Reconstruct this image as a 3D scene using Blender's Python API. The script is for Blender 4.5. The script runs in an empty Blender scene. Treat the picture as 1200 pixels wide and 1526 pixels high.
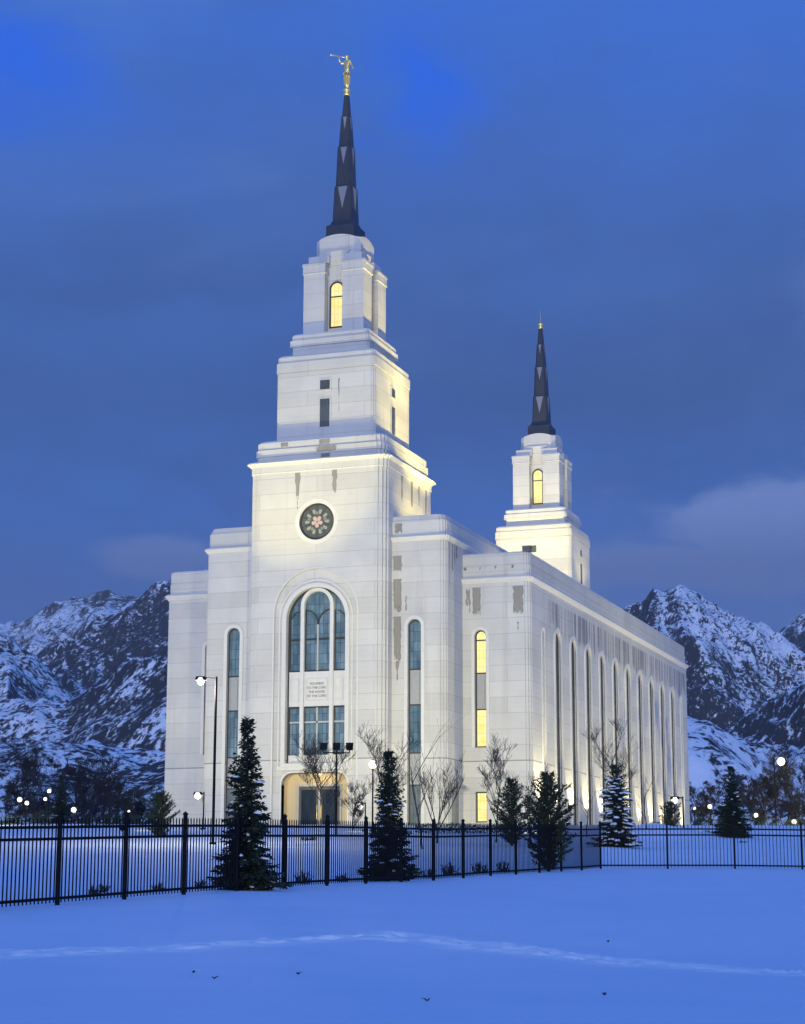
import bpy, bmesh, math, random
import numpy as np
from mathutils import Vector, Matrix
from mathutils.geometry import tessellate_polygon

scene = bpy.context.scene
COL = scene.collection
PI = math.pi

# ------------------------------------------------------------------ camera
CAM = Vector((54.3875, -133.6498, -6.0079))
YAW, PITCH, ROLL, FPX = 0.3419, 0.1998, 0.0022, 2928.9
cy_, sy_, cp_, sp_ = math.cos(YAW), math.sin(YAW), math.cos(PITCH), math.sin(PITCH)
FH = Vector((-sy_, cy_, 0)); RH = Vector((cy_, sy_, 0))
FWD = Vector((-sy_ * cp_, cy_ * cp_, sp_))
UP0 = RH.cross(FWD)
RGT = RH * math.cos(ROLL) + UP0 * math.sin(ROLL)
UPV = -RH * math.sin(ROLL) + UP0 * math.cos(ROLL)
cam_data = bpy.data.cameras.new('camera')
cam = bpy.data.objects.new('camera', cam_data); COL.objects.link(cam)
cam_data.sensor_fit = 'HORIZONTAL'; cam_data.sensor_width = 36
cam_data.lens = 36 * FPX / 1200
cam_data.clip_end = 30000; cam_data.clip_start = 0.3
M3 = Matrix((RGT, UPV, -FWD)).transposed()
cam.matrix_world = Matrix.Translation(CAM) @ M3.to_4x4()
scene.camera = cam

scene.view_settings.view_transform = 'Standard'
scene.view_settings.look = 'None'
scene.view_settings.exposure = 0
scene.view_settings.gamma = 1
scene.render.engine = 'CYCLES'
cyc = scene.cycles
cyc.use_denoising = True
cyc.max_bounces = 6; cyc.diffuse_bounces = 3; cyc.glossy_bounces = 3; cyc.transparent_max_bounces = 8
cyc.sample_clamp_indirect = 6
cyc.caustics_reflective = False; cyc.caustics_refractive = False


def srgb(r, g, b):
    def f(c):
        c /= 255
        return c / 12.92 if c <= .04045 else ((c + .055) / 1.055) ** 2.4
    return (f(r), f(g), f(b), 1)


# ------------------------------------------------------------------ node helper
class NG:
    def __init__(s, tree):
        s.t = tree; s.n = tree.nodes; s.l = tree.links

    def node(s, kind, **kw):
        nd = s.n.new(kind)
        for k, v in kw.items(): setattr(nd, k, v)
        return nd

    def put(s, sock, val):
        if isinstance(val, bpy.types.NodeSocket): s.l.new(val, sock)
        elif val is not None: sock.default_value = val

    def math(s, op, a, b=None, c=None, clamp=False):
        nd = s.node('ShaderNodeMath', operation=op, use_clamp=clamp)
        s.put(nd.inputs[0], a)
        if b is not None: s.put(nd.inputs[1], b)
        if c is not None: s.put(nd.inputs[2], c)
        return nd.outputs[0]

    def vmath(s, op, a, b=None):
        nd = s.node('ShaderNodeVectorMath', operation=op)
        s.put(nd.inputs[0], a)
        if b is not None: s.put(nd.inputs[1], b)
        return nd.outputs['Value'] if op in ('DOT_PRODUCT', 'LENGTH') else nd.outputs[0]

    def mix(s, f, a, b, blend='MIX'):
        nd = s.node('ShaderNodeMix', data_type='RGBA', blend_type=blend)
        s.put(nd.inputs[0], f); s.put(nd.inputs[6], a); s.put(nd.inputs[7], b)
        return nd.outputs[2]

    def noise(s, vec, scale, detail=4, rough=.55, dist=0):
        nd = s.node('ShaderNodeTexNoise')
        s.put(nd.inputs['Vector'], vec); nd.inputs['Scale'].default_value = scale
        nd.inputs['Detail'].default_value = detail; nd.inputs['Roughness'].default_value = rough
        nd.inputs['Distortion'].default_value = dist
        return nd.outputs[0]

    def ramp(s, fac, stops, interp='LINEAR'):
        nd = s.node('ShaderNodeValToRGB'); nd.color_ramp.interpolation = interp
        e = nd.color_ramp.elements
        while len(e) < len(stops): e.new(.5)
        for el, (p, c) in zip(e, stops):
            el.position = p; el.color = c if len(c) == 4 else (*c, 1)
        s.put(nd.inputs[0], fac)
        return nd.outputs[0]

    def step(s, x, lo, hi):
        nd = s.node('ShaderNodeMapRange', interpolation_type='SMOOTHSTEP')
        s.put(nd.inputs[0], x); nd.inputs[1].default_value = lo; nd.inputs[2].default_value = hi
        return nd.outputs[0]

    def gauss(s, a, a0, wa, b, b0, wb):
        x = s.math('DIVIDE', s.math('SUBTRACT', a, a0), wa)
        y = s.math('DIVIDE', s.math('SUBTRACT', b, b0), wb)
        r = s.math('ADD', s.math('MULTIPLY', x, x), s.math('MULTIPLY', y, y))
        return s.math('POWER', 2.718, s.math('MULTIPLY', r, -1.0))


# ------------------------------------------------------------------ sky
world = bpy.data.worlds.new('World'); scene.world = world; world.use_nodes = True
g = NG(world.node_tree); g.n.clear()
out = g.node('ShaderNodeOutputWorld'); bg = g.node('ShaderNodeBackground')
tc = g.node('ShaderNodeTexCoord'); dirv = tc.outputs['Generated']
a_ = g.vmath('DOT_PRODUCT', dirv, tuple(RH))
c_ = g.vmath('DOT_PRODUCT', dirv, tuple(FH))
b_ = g.vmath('DOT_PRODUCT', dirv, (0, 0, 1))
comb = g.node('ShaderNodeCombineXYZ'); g.put(comb.inputs[0], a_); g.put(comb.inputs[1], c_)
g.put(comb.inputs[2], g.math('MULTIPLY', b_, 1.9))
n1 = g.noise(comb.outputs[0], 4.2, 6, .55, .35)
n2 = g.noise(comb.outputs[0], 13.0, 5, .6, .3)
nz = g.math('ADD', g.math('MULTIPLY', n1, .7), g.math('MULTIPLY', n2, .3))
clear = g.ramp(b_, [(0, srgb(60, 90, 155)), (.165, srgb(63, 100, 173)), (.2, srgb(60, 103, 183)), (.25, srgb(59, 96, 166)), (.3, srgb(62, 102, 178)),
                    (.35, srgb(64, 108, 192)), (.41, srgb(60, 109, 206)), (.6, srgb(64, 118, 226)), (1, srgb(70, 126, 240))])
cloud = g.ramp(b_, [(0, srgb(72, 94, 150)), (.15, srgb(79, 107, 170)), (.2, srgb(66, 99, 170)), (.25, srgb(60, 93, 157)), (.285, srgb(68, 101, 167)),
                    (.345, srgb(74, 110, 184)), (.42, srgb(74, 118, 202)), (.6, srgb(76, 126, 222)), (1, srgb(80, 132, 236))])
cov = g.step(nz, .36, .62)
# the two clear patches high up and the clear strip over the roofs; the low cumulus right and left
an = g.math('ADD', a_, g.math('MULTIPLY', g.math('SUBTRACT', n2, .5), .10))
bn = g.math('ADD', b_, g.math('MULTIPLY', g.math('SUBTRACT', n2, .5), .08))
hole = g.math('MAXIMUM', g.gauss(an, -.20, .055, bn, .400, .032), g.gauss(an, .012, .030, bn, .405, .032))
hole = g.math('MAXIMUM', hole, g.math('MULTIPLY', g.gauss(an, .055, .09, bn, .195, .022), .8))
hole = g.math('MAXIMUM', hole, g.math('MULTIPLY', g.gauss(an, -.17, .08, bn, .19, .018), .6))
cov = g.math('MULTIPLY', cov, g.math('SUBTRACT', 1, hole, clamp=True))
n0 = g.noise(comb.outputs[0], 2.6, 7, .6, .6)
cloud = g.mix(g.math('MULTIPLY', g.step(n0, .40, .58), .9), cloud, g.mix(1.0, cloud, (.66, .74, .82, 1), 'MULTIPLY'))
cloud = g.mix(g.math('MULTIPLY', g.step(n1, .50, .68), .7), cloud, g.mix(1.0, cloud, (1.36, 1.24, 1.14, 1), 'MULTIPLY'))
sky = g.mix(cov, clear, cloud)
sky = g.mix(g.math('MULTIPLY', g.math('MAXIMUM', g.gauss(an, -.20, .05, bn, .400, .028), g.gauss(an, .012, .026, bn, .405, .03)), .75), sky, srgb(32, 100, 234))
n4 = g.noise(comb.outputs[0], 24.0, 6, .6, .2)
pw = g.math('ADD', g.math('MULTIPLY', g.math('SUBTRACT', n2, .5), 1.3), g.math('MULTIPLY', g.math('SUBTRACT', n4, .5), .8))
puff = g.step(g.math('ADD', g.math('MAXIMUM', g.gauss(a_, .185, .066, b_, .192, .030), g.math('MAXIMUM', g.math('MULTIPLY', g.gauss(a_, -.120, .050, b_, .172, .014), .95), g.math('MULTIPLY', g.gauss(a_, .16, .11, b_, .168, .018), .95))), pw), .34, .82)
sky = g.mix(g.math('MULTIPLY', puff, .85), sky, g.mix(g.step(b_, .165, .205), srgb(88, 110, 168), srgb(112, 136, 196)))
# dusk glow in the west, behind the photographer
back = g.step(c_, .25, -.7)
low = g.step(b_, .75, .02)
sky = g.mix(g.math('MULTIPLY', back, .75), sky, g.mix(low, srgb(80, 138, 230), srgb(128, 168, 236)))
nish = g.node('ShaderNodeTexSky', sky_type='NISHITA'); nish.sun_disc = False
SUN_EL = math.radians(1.7); SUN_AZ = math.radians(-125)
nish.sun_elevation = SUN_EL; nish.sun_rotation = math.radians(180) + YAW
nadd = g.mix(1.0, sky, g.mix(1.0, nish.outputs[0], (.0015, .0020, .0035, 1), 'MULTIPLY'), 'ADD')
g.put(bg.inputs[0], nadd); bg.inputs[1].default_value = 1.0
g.l.new(bg.outputs[0], out.inputs[0])

# last light of the set sun: broad, weak, from behind the camera
sund = bpy.data.lights.new('sun', 'SUN'); sun = bpy.data.objects.new('sun', sund); COL.objects.link(sun)
sund.energy = 2.0; sund.angle = math.radians(14); sund.color = (.92, .93, 1.0)
sdir = (FH * .98 + RH * .12).normalized() * math.cos(SUN_EL) + Vector((0, 0, -math.sin(SUN_EL)))
sun.rotation_euler = sdir.to_track_quat('-Z', 'Y').to_euler()


# ------------------------------------------------------------------ mesh helpers
class MB:
    def __init__(s): s.v = []; s.f = []; s.mi = []; s.m = 0

    def add(s, vs, fs):
        o = len(s.v); s.v += [tuple(x) for x in vs]; s.f += [tuple(i + o for i in f) for f in fs]
        s.mi += [s.m] * len(fs)

    def box(s, x0, x1, y0, y1, z0, z1):
        s.add([(x0, y0, z0), (x1, y0, z0), (x1, y1, z0), (x0, y1, z0), (x0, y0, z1), (x1, y0, z1), (x1, y1, z1), (x0, y1, z1)],
              [(0, 3, 2, 1), (4, 5, 6, 7), (0, 1, 5, 4), (1, 2, 6, 5), (2, 3, 7, 6), (3, 0, 4, 7)])

    def prism(s, poly, z0, z1, skip=(), top=True, bottom=True, poly2=None):
        n = len(poly); p2 = poly2 or poly
        s.add([(x, y, z0) for x, y in poly] + [(x, y, z1) for x, y in p2],
              [(i, (i + 1) % n, n + (i + 1) % n, n + i) for i in range(n) if i not in skip])
        for on, pl, z, rev in ((top, p2, z1, 0), (bottom, poly, z0, 1)):
            if on:
                tr = tessellate_polygon([[Vector((x, y, 0)) for x, y in pl]])
                fs = []
                for t in tr:
                    a, b, c = [Vector(pl[i]) for i in t]
                    ccw = (b - a).cross(c - a) > 0
                    fs.append(tuple(t) if ccw != bool(rev) else tuple(reversed(t)))
                s.add([(x, y, z) for x, y in pl], fs)

    def tube(s, pts, rad, n=6, caps=True):
        pts = [Vector(p) for p in pts]; rings = []; prev = None
        for i, p in enumerate(pts):
            d = (pts[min(i + 1, len(pts) - 1)] - pts[max(i - 1, 0)]).normalized()
            if prev is None:
                x = d.orthogonal().normalized()
            else:
                x = (prev - d * prev.dot(d)).normalized()
            prev = x; y = d.cross(x); r = rad[i] if not isinstance(rad, (int, float)) else rad
            rings.append([p + (x * math.cos(2 * PI * k / n) + y * math.sin(2 * PI * k / n)) * r for k in range(n)])
        vs = [q for r in rings for q in r]; fs = []
        for i in range(len(pts) - 1):
            for k in range(n):
                fs.append((i * n + k, i * n + (k + 1) % n, (i + 1) * n + (k + 1) % n, (i + 1) * n + k))
        if caps:
            fs.append(tuple(reversed(range(n)))); fs.append(tuple((len(pts) - 1) * n + k for k in range(n)))
        s.add(vs, fs)

    def lathe(s, prof, c, n=16):
        vs = []; fs = []
        for r, z in prof:
            for k in range(n): vs.append((c[0] + r * math.cos(2 * PI * k / n), c[1] + r * math.sin(2 * PI * k / n), c[2] + z))
        for i in range(len(prof) - 1):
            for k in range(n): fs.append((i * n + k, i * n + (k + 1) % n, (i + 1) * n + (k + 1) % n, (i + 1) * n + k))
        fs.append(tuple(reversed(range(n)))); fs.append(tuple((len(prof) - 1) * n + k for k in range(n)))
        s.add(vs, fs)

    def build(s, name, mat, parent=None, smooth=False, bevel=0, loc=None):
        me = bpy.data.meshes.new(name)
        if loc is not None:
            L = Vector(loc); me.from_pydata([tuple(Vector(v) - L) for v in s.v], [], s.f)
        else:
            me.from_pydata(s.v, [], s.f)
        mats = mat if isinstance(mat, (list, tuple)) else [mat]
        for m in mats: me.materials.append(m)
        if len(mats) > 1: me.polygons.foreach_set('material_index', s.mi)
        if smooth: me.polygons.foreach_set('use_smooth', [True] * len(me.polygons))
        me.update()
        o = bpy.data.objects.new(name, me); COL.objects.link(o)
        if loc is not None: o.location = loc
        if parent is not None: o.parent = parent
        if bevel:
            md = o.modifiers.new('bevel', 'BEVEL'); md.width = bevel; md.segments = 2; md.limit_method = 'ANGLE'; md.angle_limit = .6
        return o


def empty(name, loc, rz=0):
    o = bpy.data.objects.new(name, None); COL.objects.link(o); o.location = loc; o.rotation_euler = (0, 0, rz)
    o.empty_display_size = .5
    return o


def tag(o, label=None, cat=None, group=None, kind=None):
    if label: o['label'] = label
    if cat: o['category'] = cat
    if group: o['group'] = group
    if kind: o['kind'] = kind
    return o


def children(o): return [c for c in bpy.data.objects if c.parent == o]


def copy_tree(o, parent=None):
    c = o.copy(); COL.objects.link(c); c.parent = parent
    for ch in children(o): copy_tree(ch, c)
    return c


def material(name):
    m = bpy.data.materials.new(name); m.use_nodes = True
    gg = NG(m.node_tree); bs = gg.n['Principled BSDF']
    return m, gg, bs


def plain(name, col, rough=.6, metal=0, noise=0, scale=5, emit=None, strength=1):
    m, gg, bs = material(name)
    c = (*col[:3], 1)
    if noise:
        t = gg.node('ShaderNodeTexCoord'); nn = gg.noise(t.outputs['Object'], scale, 5)
        d = tuple(x * (1 - noise) for x in col[:3]); l = tuple(min(1, x * (1 + noise)) for x in col[:3])
        gg.put(bs.inputs['Base Color'], gg.mix(nn, (*d, 1), (*l, 1)))
    else:
        bs.inputs['Base Color'].default_value = c
    bs.inputs['Roughness'].default_value = rough; bs.inputs['Metallic'].default_value = metal
    if emit:
        bs.inputs['Emission Color'].default_value = (*emit[:3], 1); bs.inputs['Emission Strength'].default_value = strength
    return m


# ------------------------------------------------------------------ ground shape
def sstep(x, a, b):
    t = np.clip((x - a) / (b - a), 0, 1); return t * t * (3 - 2 * t)


_rng = np.random.RandomState(7)
_perm = _rng.permutation(512); _perm = np.concatenate([_perm, _perm, _perm])
_grad = _rng.uniform(-1, 1, (512, 2)); _grad /= np.linalg.norm(_grad, axis=1)[:, None]


def pnoise(x, y):
    x = np.asarray(x, float); y = np.asarray(y, float)
    xi = np.floor(x).astype(int); yi = np.floor(y).astype(int); xf = x - xi; yf = y - yi
    def gr(i, j, dx, dy):
        q = _perm[(_perm[(xi + i) & 511] + yi + j) & 511] & 511
        return _grad[q, 0] * dx + _grad[q, 1] * dy
    u = xf ** 3 * (xf * (6 * xf - 15) + 10); v = yf ** 3 * (yf * (6 * yf - 15) + 10)
    a = gr(0, 0, xf, yf) * (1 - u) + gr(1, 0, xf - 1, yf) * u
    b = gr(0, 1, xf, yf - 1) * (1 - u) + gr(1, 1, xf - 1, yf - 1) * u
    return (a * (1 - v) + b * v) * 1.5


def fbm(x, y, oct=5, gain=.5, lac=2.03, ridged=False):
    t = 0; amp = 1; tot = 0
    for i in range(oct):
        n = pnoise(x + 17.3 * i, y - 9.1 * i)
        if ridged: n = 1 - 2 * np.abs(n)
        t = t + n * amp; tot += amp; amp *= gain; x = x * lac; y = y * lac
    return t / tot


def ground_sd(s, D):
    s = np.asarray(s, float); D = np.asarray(D, float)
    base = -1.48 + .0381 * np.minimum(D, 80)
    base = base + .0700 * np.clip(D - 80, 0, 64)
    base = base - .20 * np.exp(-((D - 26) / 8) ** 2)
    base = base - .012 * np.clip(D - 235, 0, 300)
    base = base + .85 * np.exp(-(((s - 15.5) / 2.6) ** 2 + ((D - 119) / 5) ** 2))
    near = 1 - sstep(D, 85, 180) * .6
    base = base + near * (.05 * pnoise(s / 7, D / 9) + .015 * pnoise(s / 1.3, D / 2.2))
    base = base + sstep(D, 82, 90) * (1 - sstep(D, 128, 140)) * .10 * pnoise(s / 3.0, D / 3.0)
    return base + CAM.z


def sd(x, y):
    d0 = x - CAM.x; d1 = y - CAM.y
    return d0 * RH.x + d1 * RH.y, d0 * FH.x + d1 * FH.y


def gz(x, y):
    s_, d_ = sd(x, y); return float(ground_sd(s_, d_))


def at(u, D, drop=0.0):
    """point on the snow a horizontal distance D out, under photo column u"""
    s_ = (u - 600) * D * cp_ / FPX
    p = CAM + FH * D + RH * s_
    return Vector((p.x, p.y, gz(p.x, p.y) - drop))


def hgt(v, D):   # height (z) seen at photo row v from distance D
    return CAM.z + D * math.tan(PITCH + math.atan((763 - v) / FPX))


TRACKS = []   # foot trails as polylines in (s, D)


def trail(pts, wob=.12, seed=0):
    pts = [(u, d * 1.10) for u, d in pts]
    rr = random.Random(seed); L = []
    for (u0, d0), (u1, d1) in zip(pts[:-1], pts[1:]):
        a = Vector(((u0 - 600) * d0 * cp_ / FPX, d0)); b = Vector(((u1 - 600) * d1 * cp_ / FPX, d1))
        n = max(2, int((b - a).length / .34)); t = (b - a).normalized(); nrm = Vector((-t.y, t.x))
        for k in range(n):
            sgn = 1 if k % 2 else -1
            L.append((a + (b - a) * (k / n) + nrm * (sgn * .10 + rr.uniform(-wob, wob)), t))
    TRACKS.append(L)


trail([(-40, 24.4), (150, 25.3), (330, 26.6), (480, 27.6), (620, 28.6)], seed=1)
trail([(-40, 25.2), (200, 26.0), (400, 27.3), (560, 28.0), (640, 27.8)], seed=2)
trail([(545, 28.1), (660, 27.0), (780, 25.6), (930, 23.9), (1090, 22.6), (1260, 21.6)], seed=3)
trail([(600, 28.8), (700, 27.2), (850, 25.2), (1000, 23.8), (1240, 22.0)], seed=4)


def build_ground():
    sl = np.concatenate([-np.geomspace(6500, 15.2, 34), np.arange(-15, 15.01, .085), np.geomspace(15.2, 6500, 34)])
    Dl = np.concatenate([-np.geomspace(2500, 2, 12), np.arange(0, 13, 1.0), np.arange(13, 20, .25), np.arange(20, 34, .09), np.arange(34, 45, .3),
                         np.arange(45, 90, .6), np.arange(90, 160, 1.0), np.geomspace(161, 6800, 40)])
    S, D = np.meshgrid(sl, Dl)
    Z = ground_sd(S, D)
    tr = np.zeros_like(Z)
    i0 = np.searchsorted(Dl, 20); i1 = np.searchsorted(Dl, 34); j0 = np.searchsorted(sl, -15.01); j1 = np.searchsorted(sl, 15.01)
    rr = random.Random(3)
    for L in TRACKS:
        for p, t in L:
            ja = np.searchsorted(sl, p.x - .6); jb = np.searchsorted(sl, p.x + .6); ia = np.searchsorted(Dl, p.y - .6); ib = np.searchsorted(Dl, p.y + .6)
            if ib <= ia or jb <= ja: continue
            dx = S[ia:ib, ja:jb] - p.x; dy = D[ia:ib, ja:jb] - p.y
            al = dx * t.x + dy * t.y; ac = -dx * t.y + dy * t.x
            q = np.sqrt((al / .24) ** 2 + (ac / .13) ** 2)
            dep = .035 * rr.uniform(.6, 1.2)
            Z[ia:ib, ja:jb] += -dep * np.exp(-q ** 4) + .020 * rr.uniform(.2, 1.5) * np.exp(-((q - 1.45) / .38) ** 2)
            tr[ia:ib, ja:jb] = np.maximum(tr[ia:ib, ja:jb], np.exp(-(q / 2.1) ** 2) * rr.uniform(.55, 1))
    # keep the snow under the temple's floor
    X = CAM.x + FH.x * D + RH.x * S; Y = CAM.y + FH.y * D + RH.y * S
    ins = (np.abs(X) < 15.6) & (Y > -1) & (Y < 70)
    Z = np.where(ins, np.minimum(Z, .05), Z)
    nr, nc = Z.shape
    V = np.stack([X.ravel(), Y.ravel(), Z.ravel()], 1)
    idx = np.arange(nr * nc).reshape(nr, nc)
    F = np.stack([idx[:-1, :-1].ravel(), idx[:-1, 1:].ravel(), idx[1:, 1:].ravel(), idx[1:, :-1].ravel()], 1)
    me = bpy.data.meshes.new('snow_ground'); me.from_pydata(V, [], F.tolist())
    me.polygons.foreach_set('use_smooth', [True] * len(me.polygons))
    at_ = me.attributes.new('trodden', 'FLOAT', 'POINT'); at_.data.foreach_set('value', tr.ravel().astype(np.float32))
    m, gg, bs = material('snow')
    t = gg.node('ShaderNodeTexCoord'); A = gg.node('ShaderNodeAttribute', attribute_name='trodden')
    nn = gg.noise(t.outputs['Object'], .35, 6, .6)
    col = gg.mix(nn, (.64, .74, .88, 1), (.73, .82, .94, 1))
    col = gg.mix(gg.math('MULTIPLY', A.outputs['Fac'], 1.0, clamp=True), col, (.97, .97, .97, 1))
    gg.put(bs.inputs['Base Color'], col); bs.inputs['Roughness'].default_value = .75
    bs.inputs['Specular IOR Level'].default_value = .25
    bmp = gg.node('ShaderNodeBump'); bmp.inputs['Strength'].default_value = .5; bmp.inputs['Distance'].default_value = .05
    n3 = gg.noise(t.outputs['Object'], 1.6, 8, .65); n4 = gg.noise(t.outputs['Object'], 14, 4, .6)
    gg.put(bmp.inputs['Height'], gg.math('ADD', n3, gg.math('MULTIPLY', n4, .25)))
    gg.l.new(bmp.outputs[0], bs.inputs['Normal'])
    me.materials.append(m)
    o = bpy.data.objects.new('snow_ground', me); COL.objects.link(o); tag(o, kind='structure')


build_ground()


# ------------------------------------------------------------------ mountains
def build_hills():
    # crest lines: distance, front slope, back slope, [(photo column, photo row)...]
    R = [
        (5600, .42, .3, [(-500, 985), (-250, 950), (0, 905), (35, 893), (70, 875), (110, 864), (150, 852), (190, 862), (230, 853), (300, 842), (450, 850), (600, 872), (760, 868), (905, 884), (940, 903), (1000, 915), (1300, 930)]),
        (3900, .40, .35, [(-500, 1090), (0, 1012), (60, 978), (110, 952), (160, 924), (205, 898), (250, 876), (330, 850), (500, 880), (700, 950), (900, 1010), (1200, 1080)]),
        (2900, .36, .35, [(-500, 905), (-150, 925), (0, 962), (40, 1000), (75, 1040), (120, 1080), (200, 1120), (400, 1150)]),
        (2100, .33, .30, [(-500, 1080), (0, 1064), (45, 1050), (90, 1052), (135, 1032), (190, 1008), (250, 980), (350, 950), (500, 1000), (700, 1080), (900, 1140)]),
        (3500, .48, .35, [(700, 1030), (850, 952), (945, 908), (985, 892), (1030, 878), (1048, 886), (1075, 899), (1110, 918), (1150, 936), (1185, 958), (1230, 990), (1320, 1030), (1500, 1080)]),
        (4600, .40, .35, [(900, 1050), (1080, 992), (1130, 975), (1165, 950), (1200, 930), (1260, 905), (1400, 880), (1700, 860)]),
        (2100, .30, .28, [(850, 1110), (1000, 1140), (1060, 1122), (1110, 1090), (1150, 1066), (1200, 1036), (1260, 1000), (1400, 960), (1700, 930)]),
        (1250, .20, .30, [(700, 1130), (900, 1100), (985, 1086), (1033, 1093), (1065, 1100), (1100, 1117), (1150, 1137), (1200, 1152), (1300, 1185), (1500, 1230)]),
        (1500, .30, .28, [(-500, 1120), (-100, 1118), (0, 1110), (60, 1126), (130, 1150), (250, 1190), (400, 1200)]),
    ]
    us = np.arange(-420, 1625, 2.6)
    Ds = np.concatenate([np.arange(640, 1700, 9), np.arange(1700, 2900, 11), np.arange(2900, 4000, 13), np.arange(4000, 6000, 26)])
    U, D = np.meshgrid(us, Ds)
    S = (U - 600) * D * cp_ / FPX
    wx = S + 90 * fbm(S / 700, D / 700, 3); wd = D + 110 * fbm(S / 600 + 7, D / 600 - 3, 3)
    H = np.full(U.shape, -60.0); Q = np.zeros(U.shape)
    for i, (dist, fs, bs_, pts) in enumerate(R):
        pu = np.array([p[0] for p in pts], float); pv = np.array([p[1] for p in pts], float)
        vv = np.interp(U, pu, pv) + (34 if dist > 5000 else 15 if dist > 3300 else 6)
        zc = dist * np.tan(PITCH + np.arctan((763 - vv) / FPX))
        crest = dist + 70 * fbm(S / 420 + i * 9, S * 0 + i * 3.3, 3)
        dd = crest - D
        fall = np.where(dd > 0, fs * np.maximum(dd - 0, 0), bs_ * -dd)
        # spurs running down the slope
        sp = fbm(wx / (150 + .03 * dist) + 31 * i, wd / (900 + .1 * dist), 4, ridged=True)
        k = np.clip(np.abs(dd) / (.12 * dist), 0, 1)
        z = zc - fall + sp * k * (.020 * dist)
        Q = np.where(z > H, sp, Q)
        H = np.maximum(H, z)
    rg = fbm(wx / 95, wd / 120, 5, ridged=True)
    rid = fbm(wx / 240 + 3, wd / 420 - 5, 4, ridged=True)
    far = 1 - .55 * sstep(D, 4300, 5200)
    H = H + far * rid * .0105 * D * np.clip((H + 40) / 120, .2, 1)
    H = H + far * (rg * .0062 + fbm(wx / 34, wd / 34, 3) * .0016) * D
    H = H + CAM.z
    X = CAM.x + FH.x * D + RH.x * S; Y = CAM.y + FH.y * D + RH.y * S
    nr, nc = H.shape
    V = np.stack([X.ravel(), Y.ravel(), H.ravel()], 1)
    idx = np.arange(nr * nc).reshape(nr, nc)
    F = np.stack([idx[:-1, :-1].ravel(), idx[:-1, 1:].ravel(), idx[1:, 1:].ravel(), idx[1:, :-1].ravel()], 1)
    me = bpy.data.meshes.new('snowy_mountains'); me.from_pydata(V, [], F.tolist())
    me.polygons.foreach_set('use_smooth', [True] * len(me.polygons))
    # scrub thickness: thick in gullies and on the dark belts, thin on open slopes
    big = fbm(S / 420 + 5, D / 420, 3)
    dens = .86 + .70 * big - .30 * Q - .22 * rg
    gs = np.gradient(H, axis=1) / np.gradient(S, axis=1)
    gd = np.gradient(H, axis=0) / np.gradient(D, axis=0)
    steep = np.sqrt(gs ** 2 + gd ** 2)
    dens = dens + .26 * np.tanh(2.6 * gs) - .24 * rid + .35 * (steep - .55)
    dens = dens + .16 * (U < 300) * np.clip((D - 2500) / 800, 0, 1) * np.clip((4600 - D) / 600, 0, 1)
    hill = (D < 1520) & (U > 940)
    dens = np.where(hill, .33 + .75 * fbm(S / 45, D / 110, 3), dens)
    low = (D < 1350) & (U > 950) & (H - CAM.z < 62); dens = np.where(low, dens + .25, dens)
    belt = np.exp(-(((D - 2750) / 330) ** 2)) * (U > 1020); dens = dens + .42 * belt
    belt2 = np.exp(-(((D - 3200) / 330) ** 2)) * (U < 110); dens = dens + .30 * belt2
    dens = .66 + .30 * np.tanh((dens - .66) / .42)
    at_ = me.attributes.new('scrub', 'FLOAT', 'POINT'); at_.data.foreach_set('value', dens.ravel().astype(np.float32))
    m, gg, bs = material('snowy_mountain')
    t = gg.node('ShaderNodeTexCoord'); A = gg.node('ShaderNodeAttribute', attribute_name='scrub')
    mp = gg.node('ShaderNodeMapping'); gg.put(mp.inputs[0], t.outputs['Object']); mp.inputs['Scale'].default_value = (1.9, .75, 1.0); mp.inputs['Rotation'].default_value = (0, 0, -YAW)
    n1 = gg.noise(mp.outputs[0], .055, 3, .6, .8); n2 = gg.noise(mp.outputs[0], .15, 3, .6, .6); n3 = gg.noise(mp.outputs[0], .018, 4, .6, 1.0)
    f = gg.math('ADD', gg.math('MULTIPLY', n1, .55), gg.math('ADD', gg.math('MULTIPLY', n2, .55), gg.math('MULTIPLY', n3, .30)))
    f = gg.math('ADD', f, gg.math('MULTIPLY', gg.math('SUBTRACT', A.outputs['Fac'], .5), .36))
    msk = gg.step(f, .675, .79)
    scr = gg.mix(n3, (.016, .020, .026, 1), (.060, .050, .046, 1))
    snw = gg.mix(n2, (.84, .84, .85, 1), (.95, .94, .94, 1))
    gg.put(bs.inputs['Base Color'], gg.mix(msk, snw, scr)); bs.inputs['Roughness'].default_value = .9
    bs.inputs['Specular IOR Level'].default_value = .1
    me.materials.append(m)
    o = bpy.data.objects.new('snowy_mountains', me); COL.objects.link(o); tag(o, kind='structure')


build_hills()


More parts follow.
